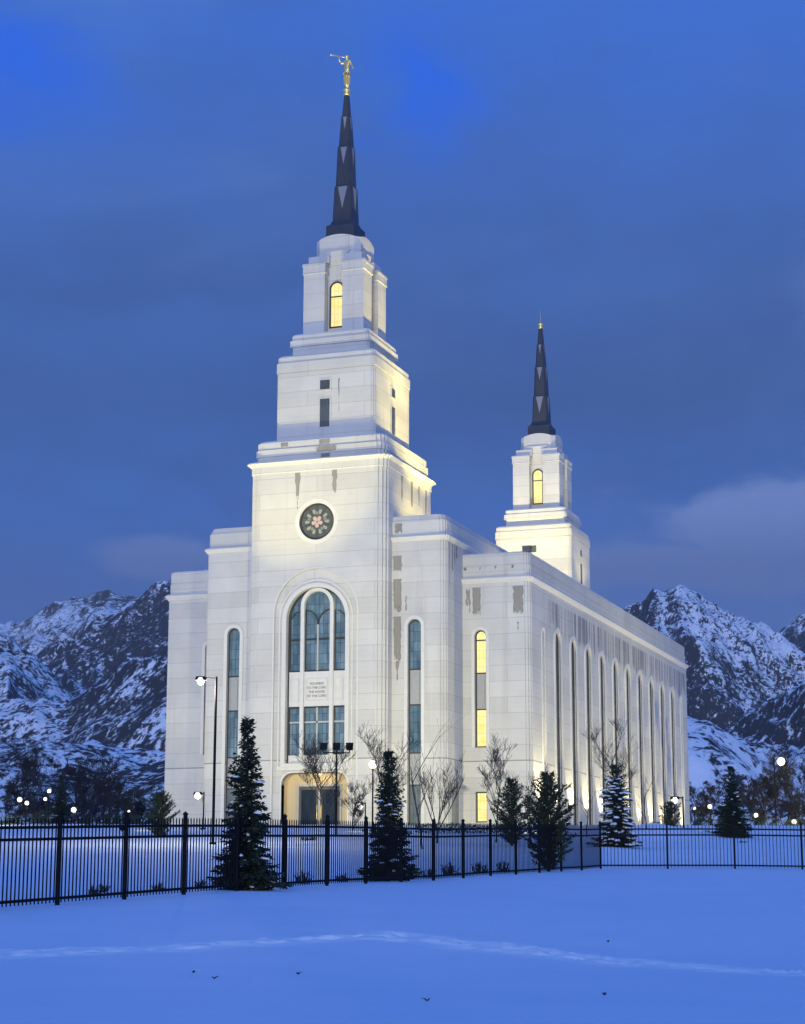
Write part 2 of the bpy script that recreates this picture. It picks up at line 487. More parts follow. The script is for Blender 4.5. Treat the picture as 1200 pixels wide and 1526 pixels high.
# ------------------------------------------------------------------ temple materials
def stone_mat(name, c1, c2, streak=False, warm=False):
    m, gg, bs = material(name)
    t = gg.node('ShaderNodeTexCoord'); geo = gg.node('ShaderNodeNewGeometry')
    P = t.outputs['Object']
    sx = gg.node('ShaderNodeSeparateXYZ'); gg.put(sx.inputs[0], P)
    x, y, z = sx.outputs
    nrm = gg.node('ShaderNodeSeparateXYZ'); gg.put(nrm.inputs[0], geo.outputs['Normal'])
    w = gg.math('ADD', x, y)
    cb = gg.node('ShaderNodeCombineXYZ'); gg.put(cb.inputs[0], w); gg.put(cb.inputs[1], z)
    bt = gg.node('ShaderNodeTexBrick'); bt.offset = .5
    gg.put(bt.inputs['Vector'], cb.outputs[0])
    bt.inputs['Scale'].default_value = 1; bt.inputs['Brick Width'].default_value = 9.3; bt.inputs['Row Height'].default_value = 1.18
    bt.inputs['Mortar Size'].default_value = .022; bt.inputs['Mortar Smooth'].default_value = .2
    bt.inputs['Color1'].default_value = (*c1, 1); bt.inputs['Color2'].default_value = (*c2, 1)
    bt.inputs['Mortar'].default_value = tuple(v * .72 for v in c1) + (1,)
    n1 = gg.noise(P, .35, 6, .6); n2 = gg.noise(P, 2.2, 5, .6)
    b2 = gg.node('ShaderNodeTexBrick'); b2.offset = .35; gg.put(b2.inputs['Vector'], cb.outputs[0])
    b2.inputs['Scale'].default_value = 1; b2.inputs['Brick Width'].default_value = 14; b2.inputs['Row Height'].default_value = .393
    b2.inputs['Mortar Size'].default_value = .012; b2.inputs['Mortar Smooth'].default_value = .3
    base = gg.mix(gg.math('MULTIPLY', gg.math('MULTIPLY', b2.outputs['Fac'], gg.step(n1, .35, .6)), .30), bt.outputs[0], (.30, .29, .28, 1))
    n6 = gg.noise(cb.outputs[0], .22, 3, .5)
    base = gg.mix(gg.math('MULTIPLY', gg.step(n6, .45, .6), .14), base, (.42, .40, .36, 1))
    base = gg.mix(gg.math('MULTIPLY', gg.step(n1, .3, .75), .26), base, (.38, .37, .35, 1))
    base = gg.mix(gg.math('MULTIPLY', n2, .10), base, (.35, .34, .32, 1))
    # fine vertical rain marks
    mp = gg.node('ShaderNodeMapping'); gg.put(mp.inputs[0], P); mp.inputs['Scale'].default_value = (1.1, 1.1, .05)
    n3 = gg.noise(mp.outputs[0], 1.0, 4, .6)
    base = gg.mix(gg.math('MULTIPLY', gg.step(n3, .54, .72), .24), base, (.28, .27, .26, 1))
    # the shallow table line round the building
    ln = gg.math('LESS_THAN', gg.math('ABSOLUTE', gg.math('SUBTRACT', z, 4.75)), .045)
    base = gg.mix(gg.math('MULTIPLY', ln, .55), base, (.12, .12, .12, 1))
    if streak:   # meltwater runs below the cornice of the long side
        mq = gg.node('ShaderNodeMapping'); gg.put(mq.inputs[0], P); mq.inputs['Scale'].default_value = (1, 1.75, .02)
        n4 = gg.noise(mq.outputs[0], 1.0, 3, .7)
        mr = gg.node('ShaderNodeMapping'); gg.put(mr.inputs[0], P); mr.inputs['Scale'].default_value = (1, .55, .02)
        n5 = gg.noise(mr.outputs[0], 1.0, 2, .5)
        low = gg.math('SUBTRACT', 17.2, gg.math('MULTIPLY', n5, 3.8))
        band = gg.math('MULTIPLY', gg.step(gg.math('SUBTRACT', z, low), -.5, .4), gg.step(z, 17.55, 17.25))
        msk = gg.math('MULTIPLY', gg.math('MULTIPLY', gg.step(n4, .46, .54), band), gg.step(y, 9.5, 12.5))
        msk = gg.math('MULTIPLY', msk, gg.math('GREATER_THAN', x, 14.7))
        msk = gg.math('MULTIPLY', msk, gg.math('LESS_THAN', gg.math('ABSOLUTE', nrm.outputs[2]), .3))
        base = gg.mix(gg.math('MULTIPLY', msk, .68), base, (.13, .125, .125, 1))
    # settled snow on ledges
    sn = gg.math('MULTIPLY', gg.step(nrm.outputs[2], .6, .85), gg.math('GREATER_THAN', z, .3))
    base = gg.mix(sn, base, (.85, .87, .9, 1))
    gg.put(bs.inputs['Base Color'], base)
    bs.inputs['Roughness'].default_value = .7; bs.inputs['Specular IOR Level'].default_value = .25
    bmp = gg.node('ShaderNodeBump'); bmp.inputs['Strength'].default_value = .35; bmp.inputs['Distance'].default_value = .03
    gg.put(bmp.inputs['Height'], gg.math('SUBTRACT', gg.math('MULTIPLY', n2, .3), bt.outputs['Fac']))
    gg.l.new(bmp.outputs[0], bs.inputs['Normal'])
    return m


STONE = stone_mat('white_stone', (.66, .64, .585), (.575, .56, .51), streak=True)
TRIM = plain('white_trim', (.655, .635, .58), .65, noise=.10, scale=3)
GREYP = plain('grey_spandrel', (.36, .36, .35), .6, noise=.12, scale=4)
DFRAME = plain('dark_bronze', (.035, .034, .033), .4)
LFRAME = plain('pale_frame', (.42, .45, .44), .5)
METAL = plain('dark_zinc', (.052, .056, .070), .42, .35, noise=.2, scale=2)
METAL2 = plain('zinc_caught_light', (.24, .25, .28), .42, .3, noise=.1, scale=6)  # paler copy of the zinc, caught light put into its colour
GOLD = plain('gold_leaf', (1.0, .76, .30), .38, .85)
def stain_mat(name, col, axis):
    """damp stone whose edges fray out"""
    m, gg, bs = material(name)
    t = gg.node('ShaderNodeTexCoord'); sx = gg.node('ShaderNodeSeparateXYZ'); gg.put(sx.inputs[0], t.outputs['Generated'])
    n = gg.noise(t.outputs['Object'], 2.6, 5, .65); a = sx.outputs[axis]
    e = gg.math('MINIMUM', a, gg.math('SUBTRACT', 1, a))
    e = gg.math('MINIMUM', e, gg.math('MULTIPLY', sx.outputs[2], .8))
    al = gg.step(gg.math('ADD', e, gg.math('MULTIPLY', gg.math('SUBTRACT', n, .5), .55)), .0, .22)
    mp = gg.node('ShaderNodeMapping'); gg.put(mp.inputs[0], t.outputs['Object']); mp.inputs['Scale'].default_value = (3, 3, .35)
    n2 = gg.noise(mp.outputs[0], 1.5, 4, .6)
    gg.put(bs.inputs['Base Color'], gg.mix(n2, tuple(v * .75 for v in col) + (1,), tuple(v * 1.25 for v in col) + (1,)))
    gg.put(bs.inputs['Alpha'], gg.math('MULTIPLY', al, .92)); bs.inputs['Roughness'].default_value = .65
    return m


STAIN = stain_mat('damp_stone', (.30, .275, .235), 0); STAIN2 = stain_mat('damp_stone_dark', (.20, .19, .185), 0)
STAINS = stain_mat('damp_stone_side', (.24, .215, .17), 1)
DOORM = plain('door_bronze', (.10, .085, .065), .35, noise=.2, scale=3)
INTERIOR = plain('portico_warm_stone', (.62, .50, .30), .8, noise=.05, scale=2)  # portico stone with the lamp's warm light put into the colour
BLACK = plain('black_paint', (.006, .006, .007), .8)
BLACK.node_tree.nodes['Principled BSDF'].inputs['Specular IOR Level'].default_value = .15


def glass_mat(name, c1, c2, rough=.08, scale=.7, lead=0):
    m, gg, bs = material(name)
    t = gg.node('ShaderNodeTexCoord'); mp = gg.node('ShaderNodeMapping'); gg.put(mp.inputs[0], t.outputs['Object'])
    mp.inputs['Scale'].default_value = (1.5, 1.5, .45)
    n = gg.noise(mp.outputs[0], scale, 4, .6); c = gg.mix(gg.step(n, .35, .65), (*c1, 1), (*c2, 1))
    if lead:
        sx = gg.node('ShaderNodeSeparateXYZ'); gg.put(sx.inputs[0], t.outputs['Object'])
        cb = gg.node('ShaderNodeCombineXYZ'); gg.put(cb.inputs[0], gg.math('ADD', sx.outputs[0], sx.outputs[1])); gg.put(cb.inputs[1], sx.outputs[2])
        bt = gg.node('ShaderNodeTexBrick'); bt.offset = 0; gg.put(bt.inputs['Vector'], cb.outputs[0]); bt.inputs['Scale'].default_value = 1
        bt.inputs['Brick Width'].default_value = .34; bt.inputs['Row Height'].default_value = .74; bt.inputs['Mortar Size'].default_value = .022
        bt.inputs['Color1'].default_value = (.75, .75, .75, 1); bt.inputs['Color2'].default_value = (1.25, 1.25, 1.25, 1); bt.inputs['Mortar'].default_value = (.45, .45, .45, 1)
        c = gg.mix(lead, c, gg.mix(1.0, c, bt.outputs[0], 'MULTIPLY'))
    gg.put(bs.inputs['Base Color'], c)
    bs.inputs['Roughness'].default_value = rough; bs.inputs['Specular IOR Level'].default_value = .6
    return m


GLASS = glass_mat('blue_art_glass', (.085, .150, .185), (.175, .250, .290), lead=.9)
GLASSD = glass_mat('dark_art_glass', (.010, .014, .016), (.022, .028, .030))
GLASSG = glass_mat('grey_green_glass', (.12, .14, .14), (.18, .20, .195), .15, lead=.5)


def lit_mat(name, c1, c2, strength):
    m, gg, bs = material(name)
    t = gg.node('ShaderNodeTexCoord'); n = gg.noise(t.outputs['Object'], 1.7, 4, .6)
    c = gg.mix(gg.step(n, .3, .7), (*c1, 1), (*c2, 1))
    sx = gg.node('ShaderNodeSeparateXYZ'); gg.put(sx.inputs[0], t.outputs['Object'])
    cb = gg.node('ShaderNodeCombineXYZ'); gg.put(cb.inputs[0], gg.math('ADD', sx.outputs[0], sx.outputs[1])); gg.put(cb.inputs[1], sx.outputs[2])
    bt = gg.node('ShaderNodeTexBrick'); bt.offset = 0; gg.put(bt.inputs['Vector'], cb.outputs[0]); bt.inputs['Scale'].default_value = 1
    bt.inputs['Brick Width'].default_value = .32; bt.inputs['Row Height'].default_value = .62; bt.inputs['Mortar Size'].default_value = .018
    bt.inputs['Color1'].default_value = (.86, .82, .8, 1); bt.inputs['Color2'].default_value = (1.06, 1.06, 1.1, 1); bt.inputs['Mortar'].default_value = (.62, .52, .4, 1)
    c = gg.mix(.8, c, gg.mix(1.0, c, bt.outputs[0], 'MULTIPLY'))
    bs.inputs['Base Color'].default_value = (.25, .2, .1, 1); gg.put(bs.inputs['Emission Color'], c)
    bs.inputs['Emission Strength'].default_value = strength
    return m


LIT = lit_mat('lit_window_glass', (1.0, .80, .19), (1.0, .90, .40), .98)
LAMPLIT = plain('lamp_glow', (1, .95, .8), .4, emit=(1, .92, .70), strength=1.7)


# ------------------------------------------------------------------ temple builders
def arch(cx, hw, z0, ztop, n=14, dz=0):
    zs = ztop - hw
    return [(cx - hw, z0), (cx + hw, z0)] + [(cx + hw * math.cos(PI * k / n), zs + hw * math.sin(PI * k / n)) for k in range(n + 1)]


def rect(a0, a1, z0, z1): return [(a0, z0), (a1, z0), (a1, z1), (a0, z1)]


class Plane:
    """a vertical wall plane: origin, direction along the wall, outward normal"""
    def __init__(s, o, t):
        s.o = Vector((o[0], o[1], 0)); s.t = Vector((t[0], t[1], 0)).normalized(); s.n = Vector((s.t.y, -s.t.x, 0))

    def p(s, a, z, d=0):
        q = s.o + s.t * a - s.n * d
        return (q.x, q.y, z)


def tess(loops):
    pts = [p for L in loops for p in L]
    tr = tessellate_polygon([[Vector((a, z, 0)) for a, z in L] for L in loops])
    fs = []
    for t in tr:
        a, b, c = [Vector(pts[i]) for i in t]
        fs.append(tuple(t) if (b - a).cross(c - a) > 0 else tuple(reversed(t)))
    return pts, fs


def panel(mb, pl, outline, holes, depth=.2, d=0):
    pts, fs = tess([outline] + holes)
    mb.add([pl.p(a, z, d) for a, z in pts], fs)
    for h in holes:
        n = len(h)
        mb.add([pl.p(a, z, d) for a, z in h] + [pl.p(a, z, d + depth) for a, z in h],
               [(i, n + i, n + (i + 1) % n, (i + 1) % n) for i in range(n)])


def ring(mb, pl, outer, inner, d0, d1):
    """flat moulding between two loops of equal count; front at depth d0, back at d1"""
    n = len(outer)
    vs = [pl.p(a, z, d0) for a, z in outer] + [pl.p(a, z, d0) for a, z in inner] + [pl.p(a, z, d1) for a, z in outer] + [pl.p(a, z, d1) for a, z in inner]
    fs = []
    for i in range(n):
        j = (i + 1) % n
        fs += [(i, j, n + j, n + i), (2 * n + i, 2 * n + j, j, i), (n + i, n + j, 3 * n + j, 3 * n + i)]
    mb.add(vs, fs)


def slab(mb, pl, loop, d0, d1):
    """a thick flat piece with its face at depth d0"""
    pts, fs = tess([loop]); n = len(loop)
    mb.add([pl.p(a, z, d0) for a, z in pts], fs)
    mb.add([pl.p(a, z, d0) for a, z in loop] + [pl.p(a, z, d1) for a, z in loop],
           [(i, n + i, n + (i + 1) % n, (i + 1) % n) for i in range(n)])


def pbox(mb, pl, a0, a1, z0, z1, d0, d1): slab(mb, pl, rect(a0, a1, z0, z1), d0, d1)


temple = empty('temple', (0, 0, 0))
tag(temple, 'white stone twin spired temple with tall arched windows, floodlit at dusk', 'temple')


def tall_window(pl, cx, hw, z0, ztop, segs, d, surround=.28, frame=.09, arched=True, fr=DFRAME, proud=.06):
    """segs: list of (z_low, z_high, kind) with kind a material for glass or 'panel'; the glass lies at depth d"""
    lo = arch(cx, hw, z0, ztop) if arched else rect(cx - hw, cx + hw, z0, ztop)
    f = MB()
    li = arch(cx, hw - frame, z0 + frame, ztop - frame) if arched else rect(cx - hw + frame, cx + hw - frame, z0 + frame, ztop - frame)
    ring(f, pl, lo, li, d - .05, d + .02)
    for (za, zb, k) in segs[:-1] if len(segs) > 1 else []:
        pass
    bars = sorted(set([s[0] for s in segs] + [s[1] for s in segs]))[1:-1]
    for zb in bars:
        if zb < ztop - .2: pbox(f, pl, cx - hw + frame, cx + hw - frame, zb - .05, zb + .05, d - .04, d + .02)
    w = f.build('window', fr, temple)
    if surround:
        sr = MB()
        so = arch(cx, hw + surround, z0, ztop + surround) if arched else rect(cx - hw - surround, cx + hw + surround, z0, ztop + surround)
        ring(sr, pl, so, lo, -proud, .05)
        sr.build('frame', TRIM, w)
    for (za, zb, k) in segs:
        b = MB()
        if k == 'panel' or k == 'whitepanel':
            pbox(b, pl, cx - hw + .02, cx + hw - .02, za, zb, d - .02, d + .05)
            pbox(b, pl, cx - hw * .55, cx + hw * .55, za + .3, zb - .3, d - .06, d)
            b.build('spandrel', GREYP if k == 'panel' else TRIM, w)
        else:
            top = zb >= ztop - .01 and arched
            slab(b, pl, arch(cx, hw - .02, za, zb - .02) if top else rect(cx - hw + .02, cx + hw - .02, za, zb), d, d + .04)
            b.build('pane', k, w)
    return w


def notched(x0, x1, y0, y1, a=.42):
    h = a * .5
    def corner(x, y, sx, sy, first):
        # two small steps; order runs counter-clockwise
        A = [(x - sx * a, y), (x - sx * a, y - sy * h * .35), (x - sx * h, y - sy * h * .35), (x - sx * h, y - sy * h), (x - sx * h * .35, y - sy * h), (x - sx * h * .35, y - sy * a), (x, y - sy * a)]
        return A if first else list(reversed(A))
    P = []
    P += corner(x0, y0, -1, -1, False)   # comes down the left side, then front
    P += corner(x1, y0, 1, -1, True)
    P += corner(x1, y1, 1, 1, False)
    P += corner(x0, y1, -1, 1, True)
    return P


def block(name, x0, x1, y0, y1, z0, z1, panels, a=.42, top=False):
    """wall mass with stepped corners; panels: {side: (holes, depth)}"""
    poly = notched(x0, x1, y0, y1, a)
    mb = MB(); n = len(poly); skip = []
    for i in range(n):
        p, q = Vector(poly[i]), Vector(poly[(i + 1) % n])
        if (q - p).length > 2.5:
            t = (q - p).normalized()
            side = 'front' if t.x > .9 else 'right' if t.y > .9 else 'back' if t.x < -.9 else 'left'
            if side in panels:
                holes, depth = panels[side]
                skip.append(i)
                pl = PLANES[side](x0, x1, y0, y1)
                a0 = (p - Vector(pl.o.xy)).dot(pl.t.xy); a1 = (q - Vector(pl.o.xy)).dot(pl.t.xy)
                panel(mb, pl, rect(a0, a1, z0, z1), holes, depth)
    mb.prism(poly, z0, z1, skip=skip, top=top, bottom=False)
    return mb.build(name, STONE, temple)


PLANES = {'front': lambda x0, x1, y0, y1: Plane((0, y0), (1, 0)),
          'right': lambda x0, x1, y0, y1: Plane((x1, 0), (0, 1)),
          'back': lambda x0, x1, y0, y1: Plane((0, y1), (-1, 0)),
          'left': lambda x0, x1, y0, y1: Plane((x0, 0), (0, -1))}


def band(mb, x0, x1, y0, y1, z0, z1, e0, e1=None, a=.42):
    """a belt round a block standing e0 (below) / e1 (above) proud of it"""
    e1 = e0 if e1 is None else e1
    mb.prism(notched(x0 - e0, x1 + e0, y0 - e0, y1 + e0, a), z0, z1, poly2=notched(x0 - e1, x1 + e1, y0 - e1, y1 + e1, a))


def cornice(name, x0, x1, y0, y1, z0, z1, e, a=.42):
    mb = MB(); h = z1 - z0
    band(mb, x0, x1, y0, y1, z0, z0 + h * .35, .05, e * .55, a)
    band(mb, x0, x1, y0, y1, z0 + h * .35, z0 + h * .72, e * .7, e, a)
    band(mb, x0, x1, y0, y1, z0 + h * .72, z1, e, e * .6, a)
    return mb.build(name, TRIM, temple)


LEN = 69.0
OY0, OY1 = 5.47, 63.53
SIDE_Y = [13.1 + 4.75 * k for k in range(10)]
sideL = Plane((14.94, 0), (0, 1))
outer_front_holes = [arch(sx * 11.06, .45, 5.76, 14.5) for sx in (-1, 1)] + [rect(sx * 11.06 - .45, sx * 11.06 + .45, .28, 2.52) for sx in (-1, 1)]
side_holes = [arch(yy, .85, .3, 15.2) for yy in SIDE_Y] + [arch(yy, .3, .3, 14.9) for yy in (8.95, 60.05)]
block('wing_wall', -14.94, 14.94, OY0, OY1, -1.5, 18.0, {'front': (outer_front_holes, .3), 'right': (side_holes, .2)})
cornice('cornice', -14.94, 14.94, OY0, OY1, 18.0, 18.46, .27)
pm = MB()
band(pm, -14.94, 14.94, OY0, OY1, 18.46, 19.33, -.06)
band(pm, -14.94, 14.94, OY0, OY1, 19.33, 19.41, -.13)
band(pm, -14.94, 14.94, OY0, OY1, 19.41, 20.2, -.09, -.09)
band(pm, -14.94, 14.94, OY0, OY1, 20.2, 20.32, -.09, -.2)
pm.build('parapet', STONE, temple)

block('inner_wall', -9.68, 9.68, 1.46, LEN - 1.46, -1.5, 20.78, {'front': ([arch(sx * 7.26, .52, -.9, 14.95) for sx in (-1, 1)], .32)})
cornice('cornice', -9.68, 9.68, 1.46, LEN - 1.46, 20.78, 21.2, .25)
pm = MB()
band(pm, -9.68, 9.68, 1.46, LEN - 1.46, 21.2, 22.3, -.06)
band(pm, -9.68, 9.68, 1.46, LEN - 1.46, 22.3, 22.38, -.13)
band(pm, -9.68, 9.68, 1.46, LEN - 1.46, 22.38, 22.76, -.12, -.26)
pm.build('parapet', STONE, temple)

# roof plant: the small dark vent on the corner of the wing parapet
vb = MB(); vb.box(14.35, 14.9, 5.62, 6.2, 20.3, 20.66); vb.box(14.30, 14.95, 5.58, 6.25, 20.66, 20.72)
for k in range(4): vb.box(14.33, 14.92, 5.585, 5.61, 20.34 + k * .08, 20.38 + k * .08)
vb.build('roof_vent', plain('vent_grey', (.12, .12, .13), .5), temple)
# low plinth ledge of the outer left wing
pb = MB(); pb.box(-15.25, -9.7, 5.12, 5.44, -1.5, 1.85); pb.box(-15.3, -9.7, 5.06, 5.44, 1.85, 2.05)
pb.build('plinth', STONE, temple)

# ---- windows of the wings
innerP = Plane((0, 1.46), (1, 0)); outerP = Plane((0, OY0), (1, 0))
for sx in (-1, 1):
    tall_window(innerP, sx * 7.26, .52, -.9, 14.95,
                [(-.9, 2.84, GLASSG), (2.84, 5.16, 'panel'), (5.16, 8.66, GLASS), (8.66, 11.26, 'panel'), (11.26, 14.95, GLASS)], .3, surround=.27)
    w = tall_window(outerP, sx * 11.06, .45, 5.76, 14.5,
                    [(5.76, 8.58, LIT), (8.58, 11.28, 'panel'), (11.28, 13.75, LIT), (13.75, 14.5, LIT)], .28, surround=.24, frame=.1)
    tall_window(outerP, sx * 11.06, .45, .28, 2.52, [(.28, 2.52, LIT)], .28, surround=0, arched=False, frame=.1)
for yy in SIDE_Y:
    tall_window(sideL, yy, .85, .3, 15.2, [(.3, 2.9, GLASSD), (2.9, 5.2, 'darkpanel' and GLASSD), (5.2, 8.7, GLASSD), (8.7, 11.3, GLASSD), (11.3, 15.2, GLASSD)], .18, surround=.3, frame=.11, proud=.10)
for yy in (8.95, 60.05):
    nb = MB(); slab(nb, sideL, arch(yy, .29, .3, 14.88), .16, .22); ring(nb, sideL, arch(yy, .52, .3, 15.1), arch(yy, .3, .3, 14.9), -.06, .02)
    nb.build('blind_niche', TRIM, temple)
# side doorway in the return of the inner wing
sp = Plane((9.68, 0), (0, 1)); db = MB()
pbox(db, sp, 2.75, 4.3, -1, 2.5, -.03, .02); db.build('door', GLASSG, temple)
db = MB(); pbox(db, sp, 2.45, 4.6, 2.75, 2.92, -.5, 0); db.build('door_canopy', GREYP, temple)

# ---- front tower
TF = Plane((0, 0), (1, 0))
rec = arch(0, 3.42, -.9, 19.0, 24)
oc = [(1.62 * math.cos(2 * PI * k / 40), 22.46 + 1.62 * math.sin(2 * PI * k / 40)) for k in range(40)]
block('tower', -5.5, 5.5, 0, 11, -1.5, 26.35, {'front': ([rec, oc], .16)}, a=.62)
port = [(-2.6, -.7), (2.6, -.7), (2.6, 2.95)] + [(2.6 - .85 + .85 * math.cos(PI / 2 * k / 6), 2.95 + .85 * math.sin(PI / 2 * k / 6)) for k in range(1, 7)] + \
       [(-2.6 + .85 - .85 * math.sin(PI / 2 * k / 6), 2.95 + .85 * math.cos(PI / 2 * k / 6)) for k in range(0, 7)]
win = arch(0, 2.36, 4.5, 17.5, 24)
rb = MB(); panel(rb, TF, rec, [win, port], .5, d=.16)
rb.build('window_recess', STONE, temple)
mo = MB()
ring(mo, TF, arch(0, 3.42, -.9, 19.0, 24), arch(0, 3.3, -.9, 18.88, 24), -.04, .1)
ring(mo, TF, arch(0, 2.95, 4.2, 18.1, 24), arch(0, 2.85, 4.3, 18.0, 24), .08, .16)
ring(mo, TF, arch(0, 2.68, 4.2, 17.82, 24), arch(0, 2.36, 4.5, 17.5, 24), .02, .16)
pbox(mo, TF, -2.95, 2.95, 3.98, 4.2, -.06, .16)
mo.build('window_surround', TRIM, temple)

# great window
gw = MB()
for sx in (-1, 1): pbox(gw, TF, sx * 1.17 - .14, sx * 1.17 + .14, 4.5, 16.2, .30, .6)
ro = [(1.31 * math.cos(PI * k / 16), 16.2 + 1.28 * math.sin(PI * k / 16)) for k in range(17)]
ri = [(1.03 * math.cos(PI * k / 16), 16.2 + 1.03 * math.sin(PI * k / 16)) for k in range(17)]
for k in range(16):
    L = [ri[k], ro[k], ro[k + 1], ri[k + 1]]
    slab(gw, TF, L, .30, .6)
great = gw.build('great_window', TRIM, temple)
gl = MB(); slab(gl, TF, arch(0, 2.34, 4.5, 17.48, 24), .62, .66); gl.build('pane', GLASS, great)
fr = MB()
ring(fr, TF, win, arch(0, 2.22, 4.6, 17.36, 24), .5, .62)
for (a0, a1) in ((-2.24, -1.31), (-1.03, 1.03), (1.31, 2.24)):
    for side in (a0, a1 - .07): pbox(fr, TF, side, side + .07, 4.6, 15.8, .52, .62)
    for zz in (8.62, 11.3, 13.66): pbox(fr, TF, a0 + .07, a1 - .07, zz - .06, zz + .06, .52, .62)
for sx in (-1, 1):   # Y tracery
    pts = [Vector(TF.p(sx * (1.03 * (1 - math.cos(PI / 2 * k / 8))), 14.75 + 1.1 * math.sin(PI / 2 * k / 8), .56)) for k in range(9)]
    fr.tube(pts, .06, 4)
    pts = [Vector(TF.p(sx * (1.55 + .6 * k / 6), 15.75 - .5 * (k / 6) ** 2, .56)) for k in range(7)]
    fr.tube(pts, .05, 4)
fr.build('dark_frame', DFRAME, great)
lf = MB()
for (z0, z1) in ((11.3, 14.75), (5.1, 8.6)): pbox(lf, TF, -.06, .06, z0, z1, .50, .62)
for (a0, a1) in ((-2.24, -1.31), (-1.03, 1.03), (1.31, 2.24)): pbox(lf, TF, a0 + .07, a1 - .07, 7.46, 7.58, .50, .62)
lf.build('pale_mullion', LFRAME, great)
for (a0, a1) in ((-2.22, -1.31), (-1.03, 1.03), (1.31, 2.22)):
    s_ = MB(); pbox(s_, TF, a0 + .01, a1 - .01, 4.56, 5.1, .46, .62); s_.build('spandrel', TRIM, great)
    s_ = MB(); pbox(s_, TF, a0 + .01, a1 - .01, 8.68, 11.24, .42, .62)
    w_ = .14 if a0 != -1.03 else .18
    ring(s_, TF, rect(a0 + w_, a1 - w_, 9.05, 10.72), rect(a0 + w_ + .07, a1 - w_ - .07, 9.12, 10.65), .36, .42)
    s_.build('spandrel', TRIM, great)
cu = bpy.data.curves.new('inscription', 'FONT')
cu.body = 'HOLINESS\nTO THE LORD\nTHE HOUSE\nOF THE LORD'; cu.size = .245; cu.align_x = 'CENTER'; cu.align_y = 'CENTER'; cu.extrude = .006; cu.space_line = 1.25
co = bpy.data.objects.new('inscription', cu); COL.objects.link(co)
bpy.context.view_layer.update()
me = bpy.data.meshes.new_from_object(co.evaluated_get(bpy.context.evaluated_depsgraph_get()))
bpy.data.objects.remove(co)
me.materials.clear(); me.materials.append(plain('carved_letter', (.10, .095, .085), .6))
io = bpy.data.objects.new('inscription', me); COL.objects.link(io); io.parent = great
io.location = (0, .41, 9.88); io.rotation_euler = (PI / 2, 0, 0)

# oculus with its leaded rose
ob = MB()
ring(ob, TF, [(1.72 * math.cos(2 * PI * k / 40), 22.46 + 1.72 * math.sin(2 * PI * k / 40)) for k in range(40)], [(1.40 * math.cos(2 * PI * k / 40), 22.46 + 1.40 * math.sin(2 * PI * k / 40)) for k in range(40)], -.015, .16)
ocu = ob.build('oculus_window', TRIM, temple)
ob = MB(); slab(ob, TF, [(1.45 * math.cos(2 * PI * k / 40), 22.46 + 1.45 * math.sin(2 * PI * k / 40)) for k in range(40)], .14, .2)
ob.build('pane', plain('leaded_grey_glass', (.095, .10, .09), .25, noise=.35, scale=3), ocu)
ob = MB(); ring(ob, TF, [(1.42 * math.cos(2 * PI * k / 40), 22.46 + 1.42 * math.sin(2 * PI * k / 40)) for k in range(40)], [(1.26 * math.cos(2 * PI * k / 40), 22.46 + 1.26 * math.sin(2 * PI * k / 40)) for k in range(40)], .10, .16)
for k in range(10):
    an = PI / 2 + 2 * PI * k / 10
    ob.tube([TF.p(.5 * math.cos(an), 22.46 + .5 * math.sin(an), .125), TF.p(1.3 * math.cos(an), 22.46 + 1.3 * math.sin(an), .125)], .02, 4)
ob.build('lead_frame', DFRAME, ocu)


def petal(mb, r0, r1, an, wd, d, cz=22.46, n=7):
    L = []
    for k in range(n * 2):
        q = k / (n * 2) * 2 * PI
        rr_ = (r0 + r1) / 2 + (r1 - r0) / 2 * math.cos(q); ww = wd * math.sin(q) * (.75 + .25 * math.cos(q))
        L.append((rr_ * math.cos(an) - ww * math.sin(an), cz + rr_ * math.sin(an) + ww * math.cos(an)))
    slab(mb, TF, L, d, d + .02)


ob = MB()
for k in range(5): petal(ob, .05, .46, PI / 2 + .628 + 2 * PI * k / 5, .19, .11)
ob.build('rose_petals', plain('rose_glass', (.52, .38, .33), .3), ocu)
ob = MB()
for k in range(10): petal(ob, .58, .98, PI / 2 + .314 + 2 * PI * k / 10, .15, .118 + .004 * (k % 2))
for k in range(5): petal(ob, .50, .80, PI / 2 + 2 * PI * k / 5, .10, .112)
ob.build('rose_leaves', plain('leaf_glass', (.30, .31, .26), .3), ocu)

# portico
po = MB()
pl2 = Plane((0, .16), (1, 0))
n = len(port)
po.add([TF.p(a, z, .3) for a, z in port] + [TF.p(a, z, 1.26) for a, z in port], [(i, n + i, n + (i + 1) % n, (i + 1) % n) for i in range(n)])
pts, fs = tess([port]); po.add([TF.p(a, z, 1.26) for a, z in pts], fs)
porch = po.build('portico', INTERIOR, temple)
pt = MB(); ring(pt, TF, [(a * 1.045, z + .10 if z > 0 else z) for a, z in port], port, .05, .4); pt.build('frame', TRIM, porch)
dr = MB()
for a0, a1 in ((-1.62, -.05), (.05, 1.62)): pbox(dr, TF, a0, a1, -.6, 2.85, 1.16, 1.26)
door = dr.build('door', DOORM, temple)
dg = MB()
for a0, a1 in ((-1.42, -.25), (.25, 1.42)): pbox(dg, TF, a0, a1, -.1, 2.62, 1.13, 1.18)
dg.build('pane', GLASSD, door)
dg = MB()
for a in (-.16, .16): dg.tube([TF.p(a, .5, 1.09), TF.p(a, 1.5, 1.09)], .03, 6)
dg.build('handle', GOLD, door)
df = MB(); ring(df, TF, rect(-1.75, 1.75, -.7, 3.0), rect(-1.62, 1.62, -.6, 2.87), 1.10, 1.26); pbox(df, TF, -.06, .06, -.6, 2.86, 1.12, 1.22); df.build('frame', LFRAME, door)
cl = MB(); cl.lathe([(.02, 0), (.28, .02), (.28, .08), (.1, .1)], (0, .78, 3.66), 14); cl.build('ceiling_lamp', LAMPLIT, porch)

# ---- the tower's head and both stacks of tiers


